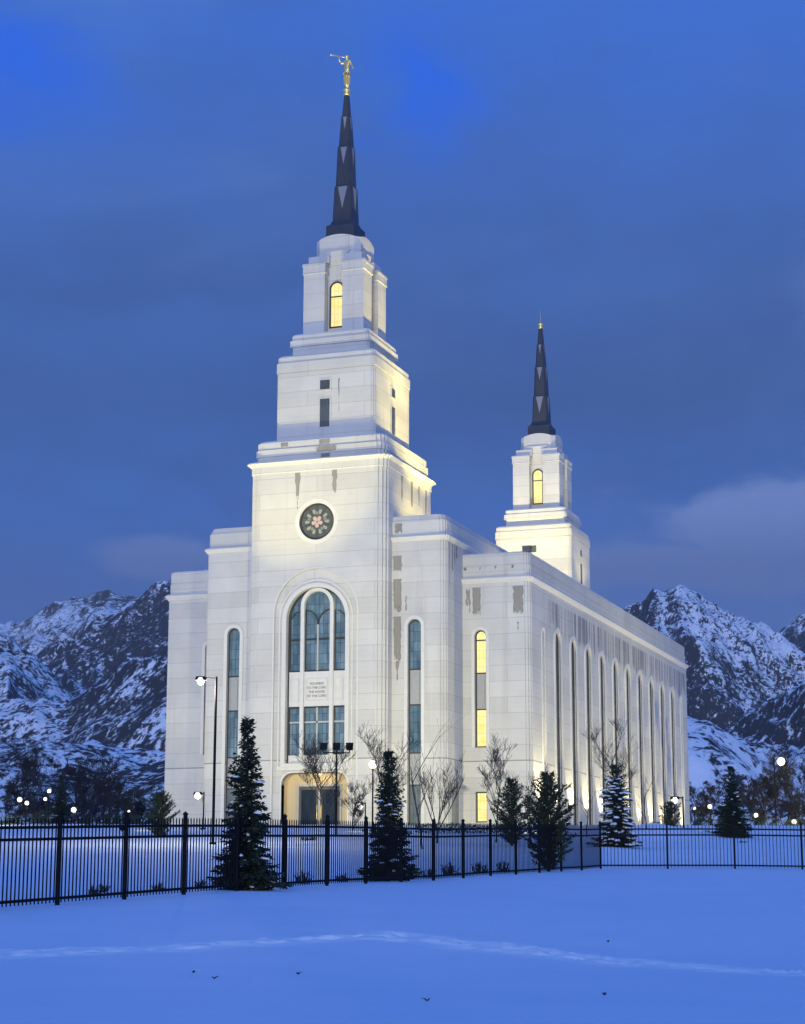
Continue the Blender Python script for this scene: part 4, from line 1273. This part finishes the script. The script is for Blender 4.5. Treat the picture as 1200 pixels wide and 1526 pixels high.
conifer(at(236, 117), 2.5, .86, 7, 'small dark pine at the left corner of the temple', pine=True, snow=.1, name='pine_tree')
conifer(at(1004, 124), 1.55, .62, 8, 'low dark dwarf pine on the snow mound by the far end of the long side', pine=True, snow=.1, name='dwarf_pine', cat='shrub')
conifer(at(86, 190), 6.6, 1.75, 9, 'dark spruce among bare trees at the far left', snow=.05, dense=.8, droop=.25)

# bare trees in front of the temple
bare_tree(at(566, 112), 5.3, 21, 'tall bare tree with fine upright twigs behind the spruce under the blue window', spread=.44, twig=1.5, depth=4, rmin=.007)
bare_tree(at(631, 101), 5.9, 22, 'slender single-stemmed bare tree rising past the right blue window', spread=.40, twig=.75, depth=3, first=.4, r0=.055)
bare_tree(at(653, 108), 4.0, 23, 'vase-shaped bare tree forking low beside the side doorway', spread=.34, stems=5, twig=1.3, depth=4, r0=.04, rmin=.007)
bare_tree(at(741, 110), 4.1, 24, 'bare young tree between the lit ground floor window and the small pine', spread=.42, twig=1.3, depth=4, first=.25, rmin=.007)
bare_tree(at(793, 108), 3.7, 25, 'leaning multi-stemmed bare shrub by the temple corner', spread=.30, stems=5, twig=1.2, depth=4, r0=.035, rmin=.006)
bare_tree(at(489, 112), 5.0, 26, 'broad bare tree in front of the temple door behind the floodlight pole', spread=.47, twig=1.5, depth=4, first=.22, rmin=.007)
bare_tree(at(524, 116), 2.9, 27, 'low bare tree just right of the temple doorway', spread=.45, twig=1.4, depth=4, rmin=.007)
bare_tree(at(934, 118), 5.6, 28, 'tall bare tree standing behind the snow laden spruce', spread=.44, twig=1.4, depth=4, rmin=.007)
bare_tree(at(878, 116), 2.4, 29, 'little bare sapling at the foot of the long side', spread=.42, twig=.9, depth=3)
bare_tree(at(968, 117), 2.8, 30, 'thin bare sapling near the far windows of the long side', spread=.42, twig=.9, depth=3)
# bare trees behind, left
LB = [(6, 210, 8.2, 41, 'bare tree at the left edge of the view'), (38, 225, 9.2, 42, 'bare tree second from the left edge'), (62, 205, 8.0, 43, 'bare tree just left of the far spruce'),
      (112, 215, 8.6, 44, 'bare tree just right of the far spruce'), (136, 232, 9.6, 45, 'tallest bare tree in the left thicket'), (160, 218, 8.7, 46, 'bare tree in the right half of the left thicket'),
      (184, 208, 7.9, 47, 'bare tree at the right end of the left thicket'), (205, 214, 6.0, 48, 'short bare tree beside the small dark pine')]
for u, D, h, sd_, lb in LB:
    bare_tree(at(u, D), h, sd_, lb, spread=.46, twig=1.25, depth=5, group='bare trees in the left background', r0=.13, first=.08, rmin=.016)
RB = [(1046, 205, 4.8, 51, 'dark bare tree right against the far temple corner'), (1066, 190, 4.0, 52, 'low bare tree left of the lone spruce'), (1126, 185, 4.6, 53, 'bare tree just right of the lone spruce'),
      (1146, 176, 5.0, 54, 'bare tree left of the tall right lamp post'), (1174, 182, 5.0, 55, 'bare tree right of the tall lamp post'), (1194, 172, 4.6, 56, 'bare tree at the right edge of the view')]
for u, D, h, sd_, lb in RB:
    bare_tree(at(u, D), h * 1.25, sd_, lb, spread=.46, twig=1.25, depth=5, group='bare trees in the right background', r0=.11, first=.08, rmin=.013)

# clipped hedge and low shrubs seen through the fence
def shrub(loc, r, h, seed, label, group):
    rr = random.Random(seed); root = MB()
    for k in range(34):
        a = rr.uniform(0, 6.28); q = rr.uniform(0, 1) ** .5; p = Vector((math.cos(a) * r * q * .4, math.sin(a) * r * q * .4, -.05))
        tip = Vector((math.cos(a) * r * q, math.sin(a) * r * q, h * rr.uniform(.3, 1.15) * (1 - .4 * q)))
        w = Vector((-math.sin(a), math.cos(a), 0)) * .014
        m_ = (p + tip) / 2 + Vector((0, 0, .08 * h))
        root.add([p - w, p + w, m_ + w, tip, m_ - w], [(0, 1, 2, 3, 4)])
        for j in range(2):
            t2 = m_ + Vector((rr.uniform(-.3, .3) * r, rr.uniform(-.3, .3) * r, rr.uniform(.1, .4) * h)); root.add([m_ - w * .7, m_ + w * .7, t2], [(0, 1, 2)])
    o = root.build('dry_shrub', DRY, None); o.location = loc; tag(o, label, 'shrub', group)


DRY = plain('dry_stems', (.050, .042, .040), .9, noise=.3, scale=4)
for i, (u, D, r, h, lb) in enumerate([
        (140, 47, .25, .3, 'dry shrub poking from the snow beyond the second near fence panel'), (155, 49, .3, .35, 'dark dry shrub beside its neighbour at the foot of the left fence'),
        (236, 50, .28, .32, 'dry shrub in the snow left of the tall spruce'), (300, 52, .3, .4, 'dry shrub hard by the left of the tall spruce'),
        (452, 57, .4, .55, 'dry shrub behind the fence between the two front spruces'), (512, 60, .35, .4, 'rounded dry shrub just left of the second spruce'),
        (640, 66, .35, .5, 'dry shrub right of the second spruce'), (672, 69, .5, .7, 'tall dry grass clump behind the middle of the fence'),
        (716, 73, .5, .7, 'dark dry clump left of the bushy pine'), (752, 75, .45, .65, 'dry clump touching the bushy pine'),
        (455, 110, .4, .4, 'small dark shrub on the slope in front of the temple door'), (466, 111, .4, .42, 'second small dark shrub on the slope before the temple door'),
        (985, 121, .5, .35, 'dry shrub on the snow mound'), (1060, 122, .7, .5, 'dry shrub left of the lone spruce'), (1110, 110, .5, .25, 'flat dry shrub in the snow right of the lone spruce')]):
    shrub(at(u, D), r * .85, h * .9, 100 + i, lb, 'dry shrubs in the snow')


def hedge(u0, u1, D, h, label, seed):
    rr = random.Random(seed); mb = MB(); a = at(u0, D); b = at(u1, D); L = (b - a).length; t = (b - a).normalized()
    nn = Vector((-t.y, t.x, 0)); c0 = (a + b) / 2
    for k in range(int(L * 170)):
        q = a + t * rr.uniform(0, L) + nn * rr.uniform(-.45, .45) - c0; z = rr.uniform(-.1, h) * (.85 + .15 * math.sin(q.x * 1.3 + seed)); q.z += z
        d = Vector((rr.uniform(-1, 1), rr.uniform(-1, 1), rr.uniform(0, 1.4))).normalized() * rr.uniform(.08, .22); w = d.orthogonal().normalized() * .03
        mb.add([q - w, q + w, q + d], [(0, 1, 2)])
    o = mb.build('hedge', SPRUCE, None); o.location = c0; tag(o, label, 'hedge')


hedge(118, 214, 137, .9, 'low dark hedge beyond the left fence below the thicket', 1)
hedge(1040, 1230, 150, 1.0, 'long low dark hedge along the snow right of the temple', 2)
hedge(620, 770, 126, .6, 'low dark hedge along the foot of the temple by the lit window', 3)
hedge(-60, 70, 140, 1.0, 'low dark hedge at the left edge beyond the fence', 4)


# ------------------------------------------------------------------ lamps
def spot(parent, loc, target, power, size, col=(1, .91, .74), blend=.6, rad=.12):
    l = bpy.data.lights.new('lamp', 'SPOT'); l.energy = power; l.spot_size = math.radians(size); l.spot_blend = blend; l.color = col; l.shadow_soft_size = rad
    o = bpy.data.objects.new('lamp', l); COL.objects.link(o); o.location = loc
    o.rotation_euler = (Vector(target) - Vector(loc)).to_track_quat('-Z', 'Y').to_euler()
    if parent is not None:
        o.location = Vector(loc) - Vector(parent.location); o.parent = parent
    return o


def point(parent, loc, power, col=(1, .9, .7), rad=.2):
    l = bpy.data.lights.new('lamp', 'POINT'); l.energy = power; l.color = col; l.shadow_soft_size = rad
    o = bpy.data.objects.new('lamp', l); COL.objects.link(o); o.parent = parent; o.location = loc
    return o


def shoebox_lamp(u, D, vtop, side, label, glow=.2, group=None, reach=.9, power=120):
    """slim pole with one arm and a box head tipped to the viewer"""
    b = at(u, D); H = hgt(vtop, D) - b.z
    root = empty('street_lamp', b); tag(root, label, 'street lamp', group)
    r = .018 * H ** .5 + .02
    m = MB(); m.tube([(0, 0, -.3), (0, 0, H)], [r * 1.15, r], 8); m.box(-.14, .14, -.14, .14, -.2, .12); m.build('pole', BLACK, root)
    ax = RH * side
    m = MB(); m.tube([Vector((0, 0, H - .10)), ax * reach + Vector((0, 0, H - .06))], .035, 6); m.build('arm', BLACK, root)
    c = ax * (reach + .12) + Vector((0, 0, H - .14))
    m = MB()
    t = ax.normalized(); nn = -FH
    vs = []
    for zz, k in ((.14, .8), (-.06, 1.0)):
        for sx, sy in ((-1, -1), (1, -1), (1, 1), (-1, 1)):
            q = c + t * sx * .30 * k + nn * sy * .19 * k + Vector((0, 0, zz)); vs.append(q)
    m.add(vs, [(0, 1, 2, 3), (0, 4, 5, 1), (1, 5, 6, 2), (2, 6, 7, 3), (3, 7, 4, 0), (7, 6, 5, 4)])
    hd = m.build('lamp_head', BLACK, root)
    m = MB(); m.lathe([(.02, -glow), (glow * .7, -glow * .72), (glow, 0), (glow * .72, glow * .7), (.02, glow * .95)], c + nn * .06 + Vector((0, 0, -.10)), 12)
    m.build('bulb', LAMPLIT, hd, smooth=True)
    point(root, c + Vector((0, 0, -.5)), power)
    return root


def globe_lamp(u, D, v, label, r=.22, group=None, power=60, name='globe_lamp'):
    b = at(u, D); H = max(1.2, hgt(v, D) - b.z)
    root = empty(name, b); tag(root, label, 'lamp', group)
    m = MB(); m.tube([(0, 0, -.3), (0, 0, H - r)], [.06, .045], 8); m.lathe([(.10, 0), (.12, .3), (.06, .4)], (0, 0, 0), 10); m.lathe([(.05, -.1), (.10, 0), (.05, .05)], (0, 0, H - r), 10); m.build('pole', BLACK, root)
    m = MB(); m.lathe([(.3 * r, -.95 * r), (.8 * r, -.6 * r), (r, 0), (.8 * r, .6 * r), (.3 * r, .95 * r)], (0, 0, H), 14); m.build('globe', LAMPLIT, root, smooth=True)
    m = MB(); m.lathe([(.35 * r, .92 * r), (.25 * r, 1.05 * r), (.05 * r, 1.2 * r)], (0, 0, H), 10); m.build('cap', BLACK, root)
    if power: point(root, (0, 0, H - r - .15), power)
    return root


shoebox_lamp(316.5, 106, 1009, -1, 'tall black lamp post with one lit head on its left arm, before the left wing', glow=.22, reach=.72, power=2600)
shoebox_lamp(301.5, 132, 1181, -1, 'short black lamp post lit close to the left temple wall', glow=.24, reach=.28, power=60)
shoebox_lamp(545, 128, 1196, -1, 'short black lamp post lit just right of the temple door', glow=.24, reach=.28, power=60)
shoebox_lamp(1023.5, 131, 1186, -1, 'black lamp post lit at the far corner of the long side', glow=.22, reach=.42, power=60)
globe_lamp(556, 124, 1139, 'white globe lamp glowing left of the second spruce', r=.27)
shoebox_lamp(1163, 158, 1129, 1, 'tall lamp post with a big warm lit head at the right', glow=.34, reach=.42, power=30)
for u, D, v, r, lb in [(24, 172, 1193, .30, 'lit globe lamp, left one of the pair at the far left'), (35, 178, 1198, .26, 'lit globe lamp, right one of the pair at the far left'),
                       (68, 186, 1180, .26, 'lit globe lamp beside the far spruce, the higher one'), (62.5, 196, 1192, .24, 'lit globe lamp beside the far spruce, the lower one'),
                       (106, 165, 1208, .30, 'bright globe lamp in front of the left thicket'), (189, 185, 1210, .15, 'faint globe lamp at the right end of the left thicket')]:
    globe_lamp(u, D, v, lb, r=r * .74, group='globe lamps in the left background', power=60)
for u, D, v, r, lb in [(1041, 190, 1204, .19, 'small lit globe lamp nearest the far temple corner'), (1064, 186, 1201, .27, 'lit globe lamp between the temple and the lone spruce'),
                       (1133, 170, 1214, .25, 'lit globe lamp right of the lone spruce'), (1190, 165, 1226, .26, 'lit globe lamp at the right edge'), (1106, 178, 1185, .13, 'tiny lamp shining through the lone spruce')]:
    globe_lamp(u, D, v, lb, r=r * .80, group='globe lamps in the right background', power=10)

# pole with three black floodlights aimed at the temple
fb = at(501, 121); fh = hgt(1122, 121) - fb.z
fl = empty('floodlight_pole', fb); tag(fl, 'black pole carrying a crossbar of three floodlights before the temple door', 'floodlight')
m = MB(); m.tube([(0, 0, -.3), (0, 0, fh + .1)], [.075, .06], 8); m.build('pole', BLACK, fl)
m = MB(); q = RH * .82; m.tube([-q + Vector((0, 0, fh)), q + Vector((0, 0, fh))], .035, 6); m.build('crossbar', BLACK, fl)
TG = [(-3, 1, 18), (0, 1, 27), (2, 1, 10)]
for k, sx in enumerate((-.80, 0, .80)):
    c = RH * sx + Vector((0, 0, fh + .36))
    m = MB(); m.box(-.2, .2, -.14, .14, -.17, .17); m.box(-.23, .23, .12, .17, -.2, .2)
    for j in range(4): m.box(-.18 + j * .1, -.15 + j * .1, -.2, -.14, -.15, .15)
    m.tube([(0, 0, -.36), (0, 0, -.17)], .03, 6)
    h_ = m.build('floodlight_head', BLACK, fl); h_.location = c; h_.rotation_euler = (math.radians(30), 0, math.atan2(-(-fb.x), -fb.y) * 1)
FRONT = (1.0, .87, .28)
for (tx, ty, tz), pw, sz in (((-1, 0, 14), 1500, 75), ((0, 3, 28), 3900, 46), ((7, 2, 12), 6200, 90)):
    spot(fl, fb + Vector((0, 0, fh + .75)), (tx, ty, tz), pw, sz, FRONT)
spot(fl, fb + Vector((0, 0, fh + .75)), (0, 5.5, 61), 90000, 5, FRONT, blend=.5)  # narrow beam added to brighten the statue, with no head of its own


def ground_flood(x, y, targets, label, group, z=None, col=FRONT, rad=.12):
    z = gz(x, y) if z is None else z
    root = empty('ground_floodlight', (x, y, z)); tag(root, label, 'floodlight', group)
    tx, ty, tz = targets[0][0]
    yaw = math.atan2(ty - y, tx - x) - PI / 2; pit = math.atan2(tz - z, math.hypot(tx - x, ty - y))
    m = MB(); m.box(-.05, .05, -.05, .05, -.2, .15); m.tube([(-.2, 0, .15), (.2, 0, .15)], .025, 6); m.build('bracket', BLACK, root)
    m = MB(); m.box(-.18, .18, -.12, .10, -.13, .13)
    for j in range(4): m.box(-.16 + j * .1, -.13 + j * .1, -.17, -.12, -.11, .11)
    h_ = m.build('floodlight_head', BLACK, root); h_.location = (0, 0, .30); h_.rotation_euler = (pit, 0, yaw)
    m = MB(); m.box(-.15, .15, .102, .11, -.10, .10); ln = m.build('lens', LAMPLIT, h_)
    for tgt, pw, sz in targets:
        d = (Vector(tgt) - Vector((x, y, z + .3))).normalized()
        spot(root, Vector((x, y, z + .3)) + d * .3, tgt, pw, sz, col, rad=rad)
    return root


# front wash: floods set in the snow before the temple, hidden behind the trees and the fence rails
for x, y, T, lb in [(-21, -14, [((-11, 5, 8), 5800, 95), ((-2, 1, 26), 3400, 45)], 'small floodlight in the snow before the left wing'),
                    (-5, -20, [((-2, 0, 11), 1500, 90), ((0, 3, 40), 42000, 34)], 'small floodlight in the snow left of the temple door'),
                    (21, -14, [((12, 4, 9), 6000, 95)], 'small floodlight in the snow before the right wing')]:
    ground_flood(x, y, T, lb, 'ground floodlights before the temple')
# grazers at the foot of the long side, one on each pier
for k, yy in enumerate([7.2] + [13.1 + 4.75 * (k + .5) + .9 for k in range(-1, 9)] + [58.9]):
    ground_flood(16.0, yy, [((15.05, yy, 5), 1900 if k else 3600, 56)], 'small uplight at the foot of a pier of the long side', 'uplights along the long side', z=.06, col=(1, .87, .50))
# unseen flank floods added to lift the long side, right of the view
for (x, y), lb in (((40, 16), 'added out-of-view fill floodlight for the near part of the long side'), ((42, 46), 'added out-of-view fill floodlight for the far part of the long side')):
    ground_flood(x, y, [((14.9, y + 4, 9), 12500, 100)], lb, 'added fill floodlights beside the long side', col=(1, .86, .28))
# roof floods washing the towers
YEL = (1, .82, .24)
for x, y, z, T, lb in [(8.4, 4.3, 22.77, [((5.5, 4, 26), 330, 120)], 'roof floodlight at the front of the right wing roof'),
                       (8.4, 8.6, 22.77, [((5.5, 8, 26), 330, 120)], 'roof floodlight on the right wing roof behind the tower corner'),
                       (8.6, 6.0, 22.77, [((5.5, 6, 26), 200, 120)], 'roof floodlight on the right wing roof beneath the tall spire'),
                       (12.8, 8.9, 20.34, [((4.06, 4.5, 33), 9000, 42), ((2.5, 4.5, 41), 11000, 22)], 'roof floodlight on the front corner of the wing roof'),
                       (12.8, 11.5, 20.34, [((4.06, 7, 33), 9000, 42), ((2.5, 6.5, 41), 11000, 22)], 'roof floodlight just behind the front corner of the wing roof'),
                       (12.2, 14, 20.34, [((9.7, 13, 21.8), 120, 140)], 'roof floodlight low on the wing roof near the front'),
                       (12.2, 20, 20.34, [((9.7, 21, 21.8), 120, 140)], 'roof floodlight low on the wing roof farther back'),
                       (-4, 48, 22.77, [((-1, 59.5, 31), 5200, 90), ((0, 61, 40), 5600, 50)], 'roof floodlight facing the rear tower from its left'),
                       (5, 48, 22.77, [((1.5, 59.5, 31), 5200, 90), ((0, 61, 40), 5600, 50)], 'roof floodlight facing the rear tower from its right'),
                       (8.8, 63.5, 22.77, [((4.1, 63.5, 31), 1000, 120), ((2.5, 63.5, 38), 1800, 60)], 'roof floodlight beside the rear tower')]:
    ground_flood(x, y, T, lb, 'roof floodlights', z=z, col=YEL if x > 0 and y < 40 else (1, .86, .36))
point(porch, (0, .75, 3.2), 12, (1, .70, .32), .2)

# ------------------------------------------------------------------ dead leaves and tufts on the snow
lf_mat = plain('dead_leaf', (.03, .025, .02), .8)
for i, (u, v, lb) in enumerate([(292, 1453, 'curled dead leaf lying on the snow, left one of the close pair'), (323, 1462, 'curled dead leaf lying on the snow, right one of the close pair'),
                                (447, 1455, 'dead leaf on the snow right of the close pair'), (907, 1405, 'dead leaf on the snow above the footprints at the right'),
                                (900, 1485, 'dead leaf on the snow below the footprints at the right'), (638, 1494, 'flat dead leaf on the snow near the lower edge, middle'), (1, 1453, 'dead leaf on the snow at the left edge')]):
    D = min((d * .1 for d in range(120, 450)), key=lambda d: abs(hgt(v, d) - at(u, d).z))
    p = at(u, D); rr = random.Random(i); mb = MB(); L = .028
    vs = []; fs = []
    for a in range(7):
        q = a / 6; w = .022 * math.sin(PI * (.08 + .92 * q)) ; z = .015 + .02 * (q - .5) ** 2 * 4
        vs += [(-L + 2 * L * q, -w, z + .012), (-L + 2 * L * q, 0, z), (-L + 2 * L * q, w, z + .014)]
    for a in range(6):
        for b in range(2): fs.append((a * 3 + b, a * 3 + 3 + b, a * 3 + 4 + b, a * 3 + 1 + b))
    mb.add(vs, fs); mb.tube([(L, 0, .035), (L + .03, .01, .045)], .004, 4)
    o = mb.build('dead_leaf', lf_mat, None); o.location = p; o.rotation_euler = (0, 0, rr.uniform(0, 6)); tag(o, lb, 'leaf', 'dead leaves on the snow')

# ------------------------------------------------------------------ thin evening haze
hz = MB(); hz.box(-7900, 7900, -7900, 7900, -420, 1250)
hm = bpy.data.materials.new('haze'); hm.use_nodes = True
hg = NG(hm.node_tree); hg.n.clear(); ho_ = hg.node('ShaderNodeOutputMaterial'); pv = hg.node('ShaderNodeVolumePrincipled')
pv.inputs['Color'].default_value = (.80, .86, 1, 1); pv.inputs['Density'].default_value = 4.5e-5; hg.l.new(pv.outputs[0], ho_.inputs['Volume'])
tag(hz.build('haze', hm, None), kind='stuff')
